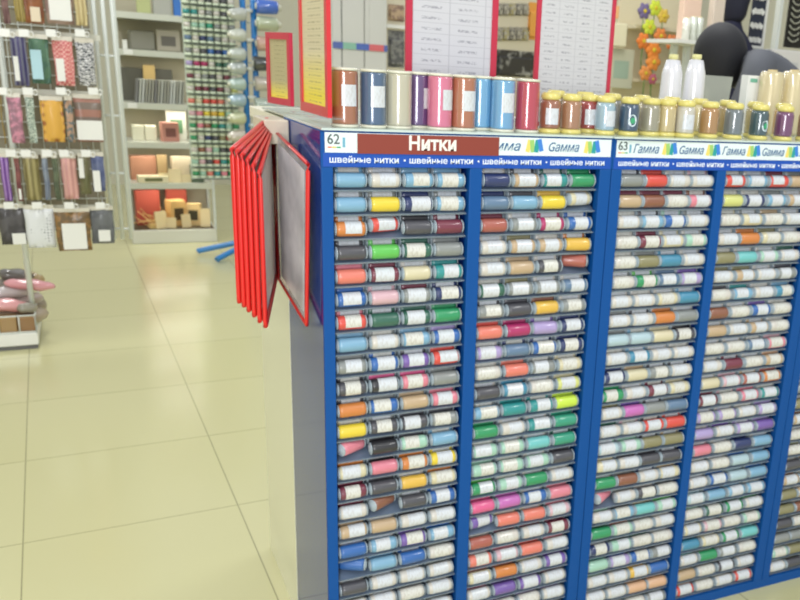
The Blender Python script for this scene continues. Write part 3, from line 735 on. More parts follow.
for i, (xx, ww, hh, rr_, wh_) in enumerate([(.10, .08, .07, .4, 'left'), (.17, .09, .10, -.3, 'middle'), (.255, .08, .06, .3, 'right')]):
    goods('wooden_blank', '%s cream wooden blank on the fourth shelf down of the showcase' % wh_, xx, CY0 + .05, z, ww, .012, hh, (.92, .85, .68), rr_, 'wooden blank', rx=-.15)
goods('pink_package', 'dusty pink package at the left of the fourth shelf down', -.03, YB + .06, z, .18, .08, .18, (.76, .55, .45), .1)
goods('wooden_house', 'pale wooden house blank in the middle of the fourth shelf down', .10, YB + .03, z, .07, .07, .19, (.68, .58, .42), -.1)
goods('white_package', 'creamy package at the right of the fourth shelf down', .23, YB + .02, z, .14, .07, .18, (.84, .78, .68), .15)
goods('round_tray', 'shallow cream tray with olive felt at the front of the fourth shelf', .02, CY0 + .07, z, .20, .10, .05, (.92, .88, .74), .1, extra=(.45, .46, .30))
goods('green_box', 'dark grey-green box at the right end of the fourth shelf down', .33, CY0 + .09, z, .09, .09, .13, (.36, .42, .34), .0)
z = SHZ[1] - .003
for i in range(2): goods('white_carton', '%s of two cream cartons side by side on the third shelf down' % ('left', 'right')[i], -.05 + i * .085, YB, z, .08, .08, .11, (.93, .92, .84))
goods('pink_bundle', 'pink and brown flower bundle in the middle of the third shelf down', .16, YB - .05, z, .12, .07, .14, (.78, .55, .50), .2, 'bundle', extra=(.5, .32, .30))
goods('white_bag', 'white bag with a green print standing on the third shelf down', .22, YB + .05, z, .14, .06, .22, (.88, .89, .84), -.1, 'bag', extra=(.42, .60, .45))
z = SHZ[2] - .003
for i in range(16):
    goods('card_pack', 'grey card pack, %s in the leaning file on the white showcase shelf' % (['leftmost'] + [ORD[j] + ' from left' for j in range(1, 15)] + ['rightmost'])[i], -.05 + i * .0205, YB - .06, z, .014, .12, .165, random.choice([(.62, .62, .58), (.72, .73, .70), (.50, .50, .50), (.78, .79, .77)]), 0, 'card pack', grp='filed card packs on the showcase shelf').rotation_euler.y = .12
goods('dark_folder', 'dark grey folder lying behind the filed cards', .03, YB + .14, z, .38, .04, .235, (.36, .36, .33))
goods('tan_package', 'tan package peeking above the filed cards', .06, YB + .09, z, .08, .03, .26, (.74, .64, .42))
z = SHZ[3] - .003
goods('grey_case', 'grey sewing box at the left of the second shelf', .02, YB, z, .16, .12, .13, (.58, .57, .52), .1)
goods('grey_case', 'lighter beige sewing box at the right of the second shelf', .20, YB, z, .16, .12, .15, (.70, .67, .60), -.1, extra=(.45, .43, .40))
goods('white_bottle_box', 'tiny white box at the left end of the second shelf', -.095, CY0 + .04, z, .03, .03, .06, (.93, .93, .90))
z = SHZ[4] - .003
goods('green_package', 'olive green package on the top shelf of the showcase', .05, YB, z, .09, .08, .12, (.72, .74, .52))
goods('grey_package', 'pale grey package on the top shelf of the showcase', .17, YB, z, .12, .08, .12, (.68, .68, .64))
goods('blue_package', 'bright blue package at the right of the top shelf', .28, YB, z, .07, .08, .12, (.24, .46, .76))
for z in SHZ[2:4]:
    o = goods('price_holder', 'white price holder clipped to the %s shelf edge of the showcase' % ('card' if z == SHZ[2] else 'sewing box'), -.08, CY0 - .012, z - .04, .06, .012, .035, (.94, .94, .92), 0, 'price holder')

# ---------------------------------------------------------------- left rack with hanging packets
RY = 3.05
lr = empty('wire_rack', (0, 0, 0), 0, 'white wire grid rack holding rows of hanging fabric packets', 'rack')
gx0, gx1 = -1.02, -.24
for x in (-.695, -.318, -.280, -.242): tubeo('upright', [(x, RY, .0 if x < -.5 else .5), (x, RY, 2.1)], .009 if x > -.5 else .013, M_RACK, lr, 8)
for i in range(6): tubeo('crossbar', [(-.318, RY, .55 + i * .27), (-.242, RY, .55 + i * .27)], .006, M_RACK, lr, 6)
bm = bmesh.new()
for i in range(20):
    x = gx0 + i * .05
    if x < -.34: tube(bm, [(x, RY, .55), (x, RY, 2.1)], .0018, 5)
for i in range(22): tube(bm, [(gx0, RY + .003, .56 + i * .07), (-.335, RY + .003, .56 + i * .07)], .0025, 5)
new_obj('wire_grid', bm, M_RACK, lr)
boxo('backing_panel', (gx0, -.34, RY + .01, RY + .016, .55, 2.1), mat('rack_backing', (.55, .52, .44), .7), lr)
boxo('base_foot', (-1.2, -.69, RY - .02, RY + .02, 0, .03), M_RACK, lr)
ROWY = [(28, 'top', 0), (30, 'upper', 1), (91, 'middle', 2), (152, 'lower', 3), (204, 'bottom', 4)]
PK = 2.86
def packet(x0, x1, y0, y1, m, label, lab=None, tiltr=0, Y=PK, hook=True, labm=None):
    A = at(x0, y0, Y); Bp = at(x1, y1, Y); wd = (Bp.x - A.x) * 1.32; h = A.z - Bp.z
    o = empty('fabric_packet', ((A.x + Bp.x) / 2, Y, Bp.z), tiltr, label, 'packet', 'hanging fabric packets on the wire rack')
    bm = bmesh.new(); nx, nz = 6, 8; fr = []; bk = []
    for j in range(nz + 1):
        v = j / nz; rf, rb = [], []
        for i in range(nx + 1):
            u = i / nx; t = .010 * (math.sin(pi * u) ** .5) * (math.sin(pi * min(1, v * 1.02)) ** .5 + .0) + .001
            xx = (u - .5) * wd * (.94 + .06 * v) + .0015 * math.sin(9 * v + x0); zz = v * h
            rf.append(bm.verts.new((xx, -t - .004 * math.sin(7 * u + x0), zz))); rb.append(bm.verts.new((xx, t, zz)))
        fr.append(rf); bk.append(rb)
    for j in range(nz):
        for i in range(nx):
            bm.faces.new((fr[j][i], fr[j][i + 1], fr[j + 1][i + 1], fr[j + 1][i])).smooth = True
            bm.faces.new((bk[j][i + 1], bk[j][i], bk[j + 1][i], bk[j + 1][i + 1])).smooth = True
        bm.faces.new((bk[j][0], fr[j][0], fr[j + 1][0], bk[j + 1][0])); bm.faces.new((fr[j][nx], bk[j][nx], bk[j + 1][nx], fr[j + 1][nx]))
    for i in range(nx):
        bm.faces.new((bk[0][i], bk[0][i + 1], fr[0][i + 1], fr[0][i])); bm.faces.new((fr[nz][i], fr[nz][i + 1], bk[nz][i + 1], bk[nz][i]))
    new_obj('bag', bm, m, o)
    if lab:
        u0, u1, v0, v1 = lab
        q = boxo('paper_label', ((u0 - .5) * wd, (u1 - .5) * wd, -.0175, -.0168, v0 * h, v1 * h), labm or M_PAPER, o); q['label'] = 'pale paper label'
    boxo('header', (-wd / 2, wd / 2, -.003, .003, h - .001, h + .018), mat('packet_header', (.82, .80, .74), .25, .6), o)
    return A, Bp
P = pattern
packs = [
 (0, 10, -14, 24, P('mauve_cloth', 'noise', (.42, .30, .30), (.52, .40, .38), 30), 'mauve brown packet at the left edge of the top row', None),
 (13, 25, -14, 22, P('olive_cloth', 'wave', (.52, .46, .22), (.66, .58, .32), 30), 'olive yellow packet in the top row', None),
 (24, 43, -14, 24, P('rust_cloth', 'noise', (.56, .34, .18), (.48, .28, .18), 20), 'rust brown packet with a small cream label in the top row', (.3, .8, .05, .45)),
 (46, 72, -14, 25, P('rose_cloth', 'noise', (.68, .58, .52), (.60, .50, .46), 20), 'greyish pink packet with a large white label in the top row', (.15, .9, .1, .95)),
 (74, 87, -14, 26, P('straw_cloth', 'wave', (.80, .74, .54), (.70, .62, .44), 20), 'straw yellow striped packet in the top row', None),
 (0, 6, 34, 86, P('pale_cloth', 'noise', (.74, .78, .74), (.62, .66, .62), 20), 'pale green packet at the left edge of the second row', None),
 (11, 29, 36, 86, P('navy_stripes', 'wave', (.26, .24, .42), (.44, .44, .52), 18), 'navy striped packet in the second row', (.1, .4, .1, .6)),
 (30, 50, 38, 84, P('forest_cloth', 'noise', (.24, .38, .32), (.32, .46, .36), 20), 'forest green packet with pale blue label in the second row', (.05, .6, .1, .75)),
 (54, 74, 40, 86, P('red_check', 'brick', (.78, .36, .38), (.88, .66, .62), 110), 'red checked packet in the second row', (.1, .5, .1, .6)),
 (77, 95, 42, 86, P('black_zigzag', 'zigzag', (.86, .86, .86), (.22, .24, .26), 30), 'white packet with black zigzag pattern in the second row', None),
 (0, 5, 95, 144, P('gold_cloth', 'wave', (.62, .52, .26), (.78, .70, .42), 20), 'gold packet at the left edge of the middle row', None),
 (8, 24, 97, 143, P('pink_flowers', 'noise', (.80, .54, .62), (.58, .42, .48), 35), 'pink flowered packet in the middle row', None),
 (25, 37, 97, 143, P('green_zigzag', 'zigzag', (.82, .86, .80), (.42, .50, .46), 34), 'white and green zigzag packet in the middle row', None),
 (42, 64, 100, 142, P('sunflowers', 'dots', (.60, .34, .14), (.86, .66, .28), 26, thr=.28, sharp=.1), 'mustard packet with orange flowers in the middle row', None),
 (65, 75, 100, 142, P('teal_flowers', 'noise', (.36, .42, .44), (.72, .58, .48), 50), 'dark multicoloured packet in the middle row', None),
 (76, 101, 98, 142, P('brown_bands', 'wave', (.62, .44, .38), (.48, .42, .38), 5, axis='Z'), 'brown banded packet with large white label in the middle row', (.05, .98, .05, .5)),
 (0, 12, 157, 201, P('violet_cloth', 'wave', (.42, .24, .56), (.62, .48, .72), 20), 'violet packet in the lower row', None),
 (14, 23, 158, 201, P('wine_cloth', 'noise', (.42, .20, .22), (.54, .32, .30), 20), 'wine red packet in the lower row', (.3, .8, .05, .3)),
 (24, 41, 158, 200, P('olive_folds', 'wave', (.50, .46, .28), (.66, .62, .42), 14), 'olive folded packet in the lower row', None),
 (42, 51, 158, 200, P('denim_cloth', 'noise', (.48, .52, .60), (.56, .60, .66), 20), 'blue grey packet in the lower row', None),
 (52, 61, 158, 200, P('dark_olive', 'noise', (.30, .34, .26), (.38, .42, .32), 20), 'dark olive packet in the lower row', None),
 (62, 78, 158, 199, P('pink_cloth', 'wave', (.88, .68, .64), (.80, .58, .56), 16), 'plain pink packet in the lower row', None),
 (79, 91, 157, 194, P('moss_cloth', 'noise', (.40, .40, .26), (.46, .44, .32), 20), 'moss brown packet with a white label in the lower row', (.0, .45, .45, .98)),
 (92, 105, 156, 191, P('ink_blue_cloth', 'noise', (.30, .34, .50), (.38, .42, .56), 20), 'ink blue packet with a narrow label at the end of the lower row', (.05, .6, .0, .6)),
 (0, 25, 208, 244, P('charcoal_cloth', 'noise', (.25, .24, .25), (.33, .32, .33), 20), 'charcoal packet with a small grey label in the bottom row', (.45, .95, .02, .32)),
 (27, 54, 209, 247, P('white_dots', 'dots', (.36, .38, .42), (.86, .87, .88), 75, thr=.22), 'white packet with dark dots in the bottom row', None),
 (58, 89, 212, 250, P('brown_print', 'noise', (.58, .44, .26), (.42, .34, .22), 40), 'brown printed packet with large white label in the bottom row', (.18, .85, .05, .72)),
 (92, 113, 210, 243, P('slate_cloth', 'noise', (.36, .37, .38), (.42, .43, .44), 20), 'slate grey packet with small white label in the bottom row', (.3, .8, .08, .42)),
]
for i, (x0, x1, y0, y1, m, lb, la) in enumerate(packs):
    lm = mat('pale_blue_label', (.68, .82, .86), .6) if 'pale blue label' in lb else (mat('warm_label', (.86, .80, .70), .6) if 'cream label' in lb else M_PAPER)
    packet(x0, x1, y0, y1, m, lb, la, 0, PK - .012 * (i % 3), labm=lm)
# hooks with price holders
for ry, rn, xs in [(35, 'second', (8, 27, 54, 83)), (93, 'middle', (5, 31, 64, 96)), (155, 'lower', (14, 29, 50, 67, 89)), (207, 'bottom', (12, 40, 72, 103))]:
    for i, px in enumerate(xs):
        p = at(px, ry, 2.80)
        o = empty('hook', (p.x, p.y, p.z), 0, '%s hook from the left with a white ticket, %s row of the wire rack' % (('leftmost', 'second', 'third', 'fourth', 'fifth')[i], rn), 'hook', 'ticketed hooks on the wire rack')
        tubeo('prong', [(0, RY - p.y - .004, .012), (0, .02, .012), (0, 0, .018)], .003, M_RACK, o, 6)
        boxo('ticket', (-.030, .008, -.004, -.001, -.008, .022), M_WHITE, o, bev=.001)
        bm = bmesh.new(); tube(bm, [(.016 + .008 * math.cos(t * pi / 6), -.004, .003 + .011 * math.sin(t * pi / 6)) for t in range(12)], .0028, 6, closed=True); new_obj('end_ring', bm, M_WHITE, o)
for ry, rn in ((33, 'second'), (91, 'middle'), (150, 'lower'), (206, 'bottom')):
    p = at(0, ry, 2.93); q = at(112 if ry > 180 else 100, ry + 4, 2.93)
    o = boxo('price_rail', (p.x - .1, q.x, 2.925, 2.935, (p.z + q.z) / 2 - .012, (p.z + q.z) / 2 + .014), mat('rail_plastic', (.84, .84, .78), .3, .5)); tag(o, 'pale price rail above the %s row of hanging packets' % rn, 'rail', 'price rails on the wire rack')

# low basket bin on the floor, left edge
bx0, bx1, by0, by1 = -1.05, -.675, 2.95, 3.02 - .09 + .45
by0, by1 = 2.93, 3.0
bk = empty('floor_bin', (0, 0, 0), 0, 'low white wire bin on the floor under the rack, full of pink packets', 'bin')
by0, by1 = 2.60 + .33, 3.0
bx1 = -.68
boxo('plinth', (-1.15, bx1, 2.95, 3.45, .02, .08), M_WHITE, bk, bev=.004)
boxo('skid', (-1.14, bx1 - .005, 2.955, 3.44, 0, .02), mat('skid_grey', (.40, .40, .40), .6), bk)
bm = bmesh.new()
for x in (-1.15, -.95, -.84, -.75, bx1 - .004): tube(bm, [(x, 2.955, .08), (x, 2.955, .165)], .003, 6)
for y in (2.955, 3.12, 3.28, 3.44):  tube(bm, [(bx1 - .004, y, .08), (bx1 - .004, y, .165)], .003, 6)
for z in (.085, .165): tube(bm, [(-1.15, 2.955, z), (bx1 - .004, 2.955, z), (bx1 - .004, 3.44, z)], .004, 6)
new_obj('wire_side', bm, M_RACK, bk)
for x_, nm, c in [(-.90, 'left', (.62, .50, .34)), (-.795, 'middle', (.66, .54, .36)), (-.722, 'right', (.60, .46, .30))]:
    goods('brown_package', '%s brown package behind the wires of the floor bin' % nm, x_, 3.02, .0805, .07, .10, .075, c)
def pouch(x, y, z, L, W_, H_, c, lb, rot):
    bm = bmesh.new(); bmesh.ops.create_uvsphere(bm, u_segments=16, v_segments=10, radius=1)
    for v in bm.verts:
        v.co = Vector((math.copysign(abs(v.co.x) ** .8, v.co.x) * L / 2, v.co.y * W_ / 2 * (1 + .12 * math.sin(6 * v.co.x)), v.co.z * H_ / 2 * (1 + .15 * math.sin(8 * v.co.x + 3 * v.co.y))))
    o = new_obj('soft_pouch', bm, mat('pouch_%02d%02d%02d' % tuple(int(k * 99) for k in c), c, .3, .7), smooth=True); o.location = (x, y, z); o.rotation_euler = rot; tag(o, lb, 'pouch', 'soft packets heaped in the floor bin'); return o
pouch(-.80, 3.04, .20, .20, .08, .06, (.84, .60, .60), 'lower pink pouch at the left of the floor bin heap', (.1, .15, .1))
pouch(-.70, 3.14, .27, .22, .08, .05, (.86, .60, .62), 'longest pink pouch sticking out to the right over the bin', (.1, .12, -.1))
pouch(-.78, 3.16, .235, .20, .10, .07, (.74, .70, .70), 'greyish clear pouch between the pink ones', (0, 0, .5))
pouch(-.715, 3.02, .185, .09, .06, .05, (.58, .56, .50), 'dull grey pouch at the front right of the bin', (.1, .1, .3))
pouch(-.76, 3.27, .29, .16, .10, .06, (.42, .40, .38), 'dark pouch at the back of the bin heap', (0, .2, .2))
pouch(-.70, 3.30, .25, .12, .09, .08, (.72, .62, .44), 'tan pouch at the back right of the bin heap', (0, 0, .1))
pouch(-.88, 3.15, .22, .14, .12, .08, (.80, .62, .60), 'dusty pink pouch at the left edge of the photo', (0, 0, .1))

pouch(-.76, 3.10, .125, .26, .16, .09, (.66, .60, .52), 'beige pouch at the bottom of the floor bin heap', (0, 0, .2))
pouch(-.76, 3.27, .135, .24, .16, .11, (.60, .55, .48), 'khaki pouch low at the back of the floor bin', (0, 0, -.2))
pouch(-.75, 3.20, .185, .20, .12, .07, (.70, .64, .62), 'mauve pouch in the middle of the floor bin heap', (0, 0, .1))
pouch(-.77, 3.28, .235, .18, .12, .09, (.56, .52, .48), 'taupe pouch under the dark one in the floor bin', (0, 0, .3))
pouch(-.92, 3.15, .145, .22, .18, .12, (.72, .60, .56), 'rosy pouch at the bottom left of the floor bin', (0, 0, .3))
# ---------------------------------------------------------------- things behind the cabinets
YC = 4.2
a0 = at(333, 78, YC); a1 = at(387, 78, YC)
cb = empty('storage_cupboard', (a0.x, YC, 0), 0, 'pale grey two-door cupboard with a blue, green and red strip across', 'cupboard')
wc = a1.x - a0.x
boxo('body', (0, wc, .02, .45, 0, 2.3), mat('cupboard_grey', (.80, .80, .78), .4, .3), cb, bev=.003)
for d0, d1 in ((.004, wc * .16), (wc * .175, wc * .57), (wc * .585, wc - .004)):
    d = boxo('door', (d0, d1, 0, .018, .05, 2.28), mat('cupboard_door', (.82, .82, .80), .35, .4), cb, bev=.002)
    if d0 > .1: boxo('raised_panel', (d0 + .03, d1 - .03, -.004, -.0002, 1.52, 2.2), mat('cupboard_door', (.82, .82, .80)), d)
boxo('dark_gap', (wc * .163, wc * .172, .0, .019, .05, 2.28), mat('gap_dark', (.30, .31, .32), .6), cb)
z0 = at(360, 50, YC).z; z1 = at(360, 43.5, YC).z
for u0, u1, c in ((0, .18, (.35, .42, .68)), (.18, .42, (.55, .74, .66)), (.42, .66, (.32, .42, .72)), (.66, .93, (.84, .42, .44)), (.93, 1, (.35, .42, .68))):
    boxo('colour_strip', (wc * u0, wc * u1, -.009, -.005, z0, z1), mat('strip_%02d%02d' % (int(c[0] * 99), int(c[2] * 99)), c, .5), cb)
def hang_card(x0, x1, y0, y1, Y, m, lb, nm='blister_pack'):
    A = at(x0, y0, Y); Bp = at(x1, y1, Y)
    o = empty(nm, ((A.x + Bp.x) / 2, Y, Bp.z), 0, lb, 'pack', None); w2 = (Bp.x - A.x) / 2; h = A.z - Bp.z
    boxo('backing_card', (-w2, w2, -.004, 0, 0, h), m, o)
    boxo('blister', (-w2 * .8, w2 * .8, -.028, -.0045, h * .08, h * .75), m, o, bev=.006)
    return o
YP = 4.3
gb = at(386, 80, YP + .06); gb1 = at(540, 80, YP + .06)
pb = boxo('pegboard', (gb.x - .02, gb1.x + .1, YP + .0005, YP + .02, 0, 2.2), mat('pegboard_cream', (.83, .80, .71), .6)); tag(pb, 'cream pegboard with hanging packs behind the price sheets', 'board')
hang_card(388, 404, 4, 22, YP, P('pack_brown', 'noise', (.72, .62, .50), (.55, .45, .38), 30), 'light brown pack hanging left of the middle price sheet')
hang_card(388, 404, 30, 68, YP, P('pack_dark', 'noise', (.34, .34, .34), (.50, .50, .48), 30), 'dark grey pack hanging left of the middle price sheet')
rl = at(396, 27, YP); o = boxo('shelf_rail', (rl.x - .09, rl.x + .07, YP - .03, YP - .0001, rl.z - .01, rl.z + .012), M_WHITE); tag(o, 'white rail between the brown and dark packs', 'rail')
for j, (y0, y1, nm) in enumerate([(3, 16, 'upper'), (27, 41, 'lower')]):
    for i in range(5):
        x0 = 496 + i * 6.6
        hang_card(x0, x0 + 5.6, y0, y1, YP, P('tool_pack_%d' % ((i + j) % 3), 'noise', [(.34, .33, .32), (.50, .48, .44), (.62, .58, .36)][(i + j) % 3], (.66, .64, .58), 40), '%s grey tool pack in the %s row between the two big price sheets' % (('leftmost', 'second', 'middle', 'fourth', 'rightmost')[i], nm), 'tool_pack')
hang_card(495, 533, 49, 78, YP, P('black_bag', 'noise', (.13, .13, .14), (.62, .62, .60), 14, thr=.6, sharp=.06, coat=1), 'black glossy bag between the two big price sheets', 'glossy_bag')
hang_card(529, 535, 2, 40, YP, mat('orange_pack', (.88, .62, .28), .5), 'orange strip pack beside the right price sheet', 'strip_pack')

# flowers on a cream shelf
YF = 2.93
a0 = at(612, 90, YF + .3); a1 = at(688, 90, YF + .3)
fs = empty('flower_shelf', (a0.x, YF + .3, 0), 0, 'cream shelving unit behind the artificial flowers', 'shelf')
wf = a1.x - a0.x
boxo('back_panel', (0, wf, 0, .02, 0, 2.1), mat('shelf_cream', (.86, .82, .70), .6), fs)
for zz in (1.42, at(640, 24, YF).z): boxo('shelf_board', (.0, wf, -.22, -.0005, zz - .02, zz), mat('shelf_cream', (.86, .82, .70), .6), fs)
def flower(px, py, c, r, nm):
    r *= 1.45
    p = at(px, py, YF)
    o = empty('artificial_flower', p, 0, '%s artificial flower in the bunch right of the price table' % nm, 'flower', 'bunch of artificial flowers'); 
    bm = bmesh.new()
    for ring, (k, el, s) in enumerate([(6, .15, 1), (6, .75, .85), (4, 1.2, .6)]):
        for i in range(k):
            a = 2 * pi * i / k + ring * .5
            m4 = Matrix.Rotation(a, 4, 'Y') @ Matrix.Rotation(el, 4, 'Z')
            q = bmesh.ops.create_uvsphere(bm, u_segments=8, v_segments=6, radius=1)
            for v in q['verts']: v.co = m4 @ Vector((v.co.x * r * .5 * s + r * .5 * s, v.co.y * r * .12, v.co.z * r * .36 * s))
    for f in bm.faces: f.smooth = True
    new_obj('petals', bm, mat('petal_%02d%02d%02d' % tuple(int(k * 99) for k in c), c, .6), o)
    bm = bmesh.new(); bmesh.ops.create_uvsphere(bm, u_segments=8, v_segments=6, radius=r * .25); new_obj('flower_centre', bm, mat('flower_centre', (.85, .75, .2), .6), o)
    tubeo('stem', [(0, .01, -r * .2), (.01, .03, -r * 2), (.03, .05, -r * 3.5)], .003, mat('stem_green', (.40, .58, .25), .6), o, 6)
for px, py, c, r, nm in [(645, 11, (.45, .40, .55), .035, 'dusky purple'), (656, 8, (.80, .85, .25), .035, 'topmost lime green'), (664, 16, (.85, .72, .30), .032, 'upper golden'), (650, 27, (.80, .85, .25), .035, 'lower lime green'), (661, 36, (.88, .52, .25), .035, 'small orange'), (644, 41, (.90, .50, .20), .036, 'left orange'),
                         (654, 50, (.93, .55, .22), .042, 'large middle orange'), (654, 62, (.93, .58, .25), .040, 'large lower orange'), (672, 42, (.90, .52, .28), .034, 'right orange'), (646, 73, (.90, .58, .30), .034, 'lowest orange'), (653, 79, (.72, .38, .45), .025, 'small crimson')]:
    flower(px, py, c, r, nm)
a0 = at(613, 46, YF); a1 = at(629, 24, YF)
goods('cream_lamp_box', 'cream box on the flower shelf beside the price table', (a0.x + a1.x) / 2, YF + .05, a0.z, a1.x - a0.x, .08, a1.z - a0.z, (.88, .85, .72))
a0 = at(612, 88, YF); a1 = at(640, 50, YF)
goods('patterned_bag', 'pale green and pink patterned bag low on the flower shelf', (a0.x + a1.x) / 2, YF + .08, a0.z, a1.x - a0.x, .05, a1.z - a0.z, (.76, .76, .66), 0, 'bag', extra=(.62, .70, .62))
a0 = at(613, 18, YF); a1 = at(622, 6, YF)
goods('peach_package', 'peach package at the top of the flower shelf', (a0.x + a1.x) / 2, YF + .05, a0.z, a1.x - a0.x, .05, a1.z - a0.z, (.92, .70, .48))

# counter with rolls, further right
YR = 2.1
a0 = at(672, 40, YR); a1 = at(716, 40, YR)
ct = empty('back_shelf', (a0.x, YR, 0), 0, 'white shelf with fabric rolls left of the people', 'shelf')
boxo('shelf_board', (0, a1.x - a0.x, -.05, .23, a0.z - .012, a0.z + .006), M_WHITE, ct); boxo('leg', (.14, .17, .18, .21, 0, a0.z - .013), M_RACK, ct); boxo('leg', (a1.x - a0.x - .05, a1.x - a0.x - .02, .18, .21, 0, a0.z - .013), M_RACK, ct)
zs = a0.z + .007
for px, c, nm, h in [(686, (.88, .88, .82), 'white', .11), (693, (.82, .84, .78), 'pale grey', .12), (699, (.78, .80, .74), 'grey', .12)]:
    p = at(px, 30, YR + .1); o = empty('ribbon_roll', (p.x, YR + .1, zs), 0, '%s ribbon roll standing on the white shelf' % nm, 'roll', 'ribbon rolls on the white shelf')
    bm = bmesh.new(); lathe(bm, [(.012, 0), (.02, 0), (.02, h), (.012, h)], 16); new_obj('ribbon', bm, sheen('ribbon_' + nm.replace(' ', '_'), c), o)
    bm = bmesh.new(); lathe(bm, [(.0, .0), (.0115, 0), (.0115, h + .004), (0, h + .004)], 12); new_obj('roll_core', bm, M_CARD, o)
a0 = at(668, 36, YR + .2); a1 = at(690, -6, YR + .2)
goods('pink_fabric_bolt', 'pale pink fabric bolt leaning behind the ribbon rolls', (a0.x + a1.x) / 2 + .06, YR + .19, zs, a1.x - a0.x, .05, a1.z - a0.z, (.90, .78, .70))
a0 = at(703, 22, YR + .25); a1 = at(717, -8, YR + .25)
goods('beige_fabric_bolt', 'beige fabric bolt beside the person in navy', (a0.x + a1.x) / 2, YR + .19, zs, a1.x - a0.x, .05, a1.z - zs, (.84, .78, .72))
# display boards at the right
YD = 2.7
a0 = at(748, 45, YD); a1 = at(770, -25, YD)
db = empty('badge_board', (a0.x, YD, a0.z), 0, 'dark board with white cards in a white frame behind the people', 'board')
wd, hd = a1.x - a0.x, a1.z - a0.z
boxo('board', (0, wd, 0, .01, 0, hd), mat('board_navy', (.08, .12, .22), .5, .3), db)
bm = bmesh.new(); box(bm, -.0, wd, -.008, -.0002, -.018, 0); box(bm, wd, wd + .014, -.008, .01, -.018, hd); new_obj('white_frame', bm, M_WHITE, db)
rb = random.Random(5)
for i in range(12):
    u, v = .15 + (i % 3) * .3, .08 + (i // 3) * .2
    bm = bmesh.new(); box(bm, -.018, .018, -.003, -.001, -.014, .014, mtx=Matrix.Translation((wd * u, -.001, hd * v)) @ Matrix.Rotation(rb.uniform(-.6, .6), 4, 'Y')); new_obj('card', bm, M_PAPER, db)
a0 = at(776, 47, YD); a1 = at(782, -25, YD)
o = boxo('white_post', (a0.x, a1.x - .0, YD - .02, YD + .02, 0, 2.2), M_RACK); tag(o, 'white upright post between the two dark boards', 'post')
a0 = at(784, 47, YD); a1 = at(815, -25, YD)
nb = empty('trim_board', (a0.x, YD, a0.z), 0, 'black board with white looped trims at the right edge', 'board')
wd, hd = a1.x - a0.x, a1.z - a0.z
boxo('board', (0, wd, 0, .01, 0, hd), mat('board_black', (.09, .08, .07), .5), nb)
for i in range(9):
    zc = .035 + i * .036
    tubeo('trim_loop', [(wd * .1 + wd * .5 * u / 8, -.006, zc + .022 * (2 * u / 8 - 1) ** 2) for u in range(9)], .0035, mat('trim_silver', (.80, .80, .72), .3, .5), nb, 6)
a0 = at(750, 53, YD - .1); a1 = at(815, 47, YD - .1)
o = boxo('grey_ledge', (a0.x, a1.x, YD - .12, YD - .03, a0.z, a0.z + .028), mat('ledge_grey', (.55, .57, .58), .4)); tag(o, 'grey ledge under the two dark boards', 'ledge')
a0 = at(776, 80, YD - .2); a1 = at(812, 52, YD - .2)
goods('white_drawer_box', 'white drawer box under the grey ledge at the right', (a0.x + a1.x) / 2, YD - .1, a0.z - .05, a1.x - a0.x, .1, a1.z - a0.z + .05, (.88, .87, .86), extra=(.80, .80, .80))

# ---------------------------------------------------------------- people behind the counter
def skin_body(name, verts, edges, radii, m, parent=None, sub=2):
    me = bpy.data.meshes.new(name); me.from_pydata([Vector(v) for v in verts], edges, [])
    o = bpy.data.objects.new(name, me); COL.objects.link(o)
    sk = o.modifiers.new('skin', 'SKIN'); ss = o.modifiers.new('sub', 'SUBSURF'); ss.levels = sub; ss.render_levels = sub
    sl = me.skin_vertices[0].data if me.skin_vertices else None
    if sl is None:
        bpy.context.view_layer.update()
        bm = bmesh.new(); bm.from_mesh(me); bm.verts.layers.skin.verify(); bm.to_mesh(me); bm.free(); sl = me.skin_vertices[0].data
    for i, r in enumerate(radii):
        sl[i].radius = r if isinstance(r, tuple) else (r, r); sl[i].use_root = (i == 0)
    bpy.context.view_layer.update()
    m2 = bpy.data.meshes.new_from_object(o.evaluated_get(bpy.context.evaluated_depsgraph_get()))
    COL.objects.unlink(o); bpy.data.objects.remove(o)
    m2.materials.clear(); m2.materials.append(m)
    for p in m2.polygons: p.use_smooth = True
    q = bpy.data.objects.new(name, m2); COL.objects.link(q)
    if parent: q.parent = parent
    return q
M_SKIN = mat('skin', (.82, .62, .52), .5)
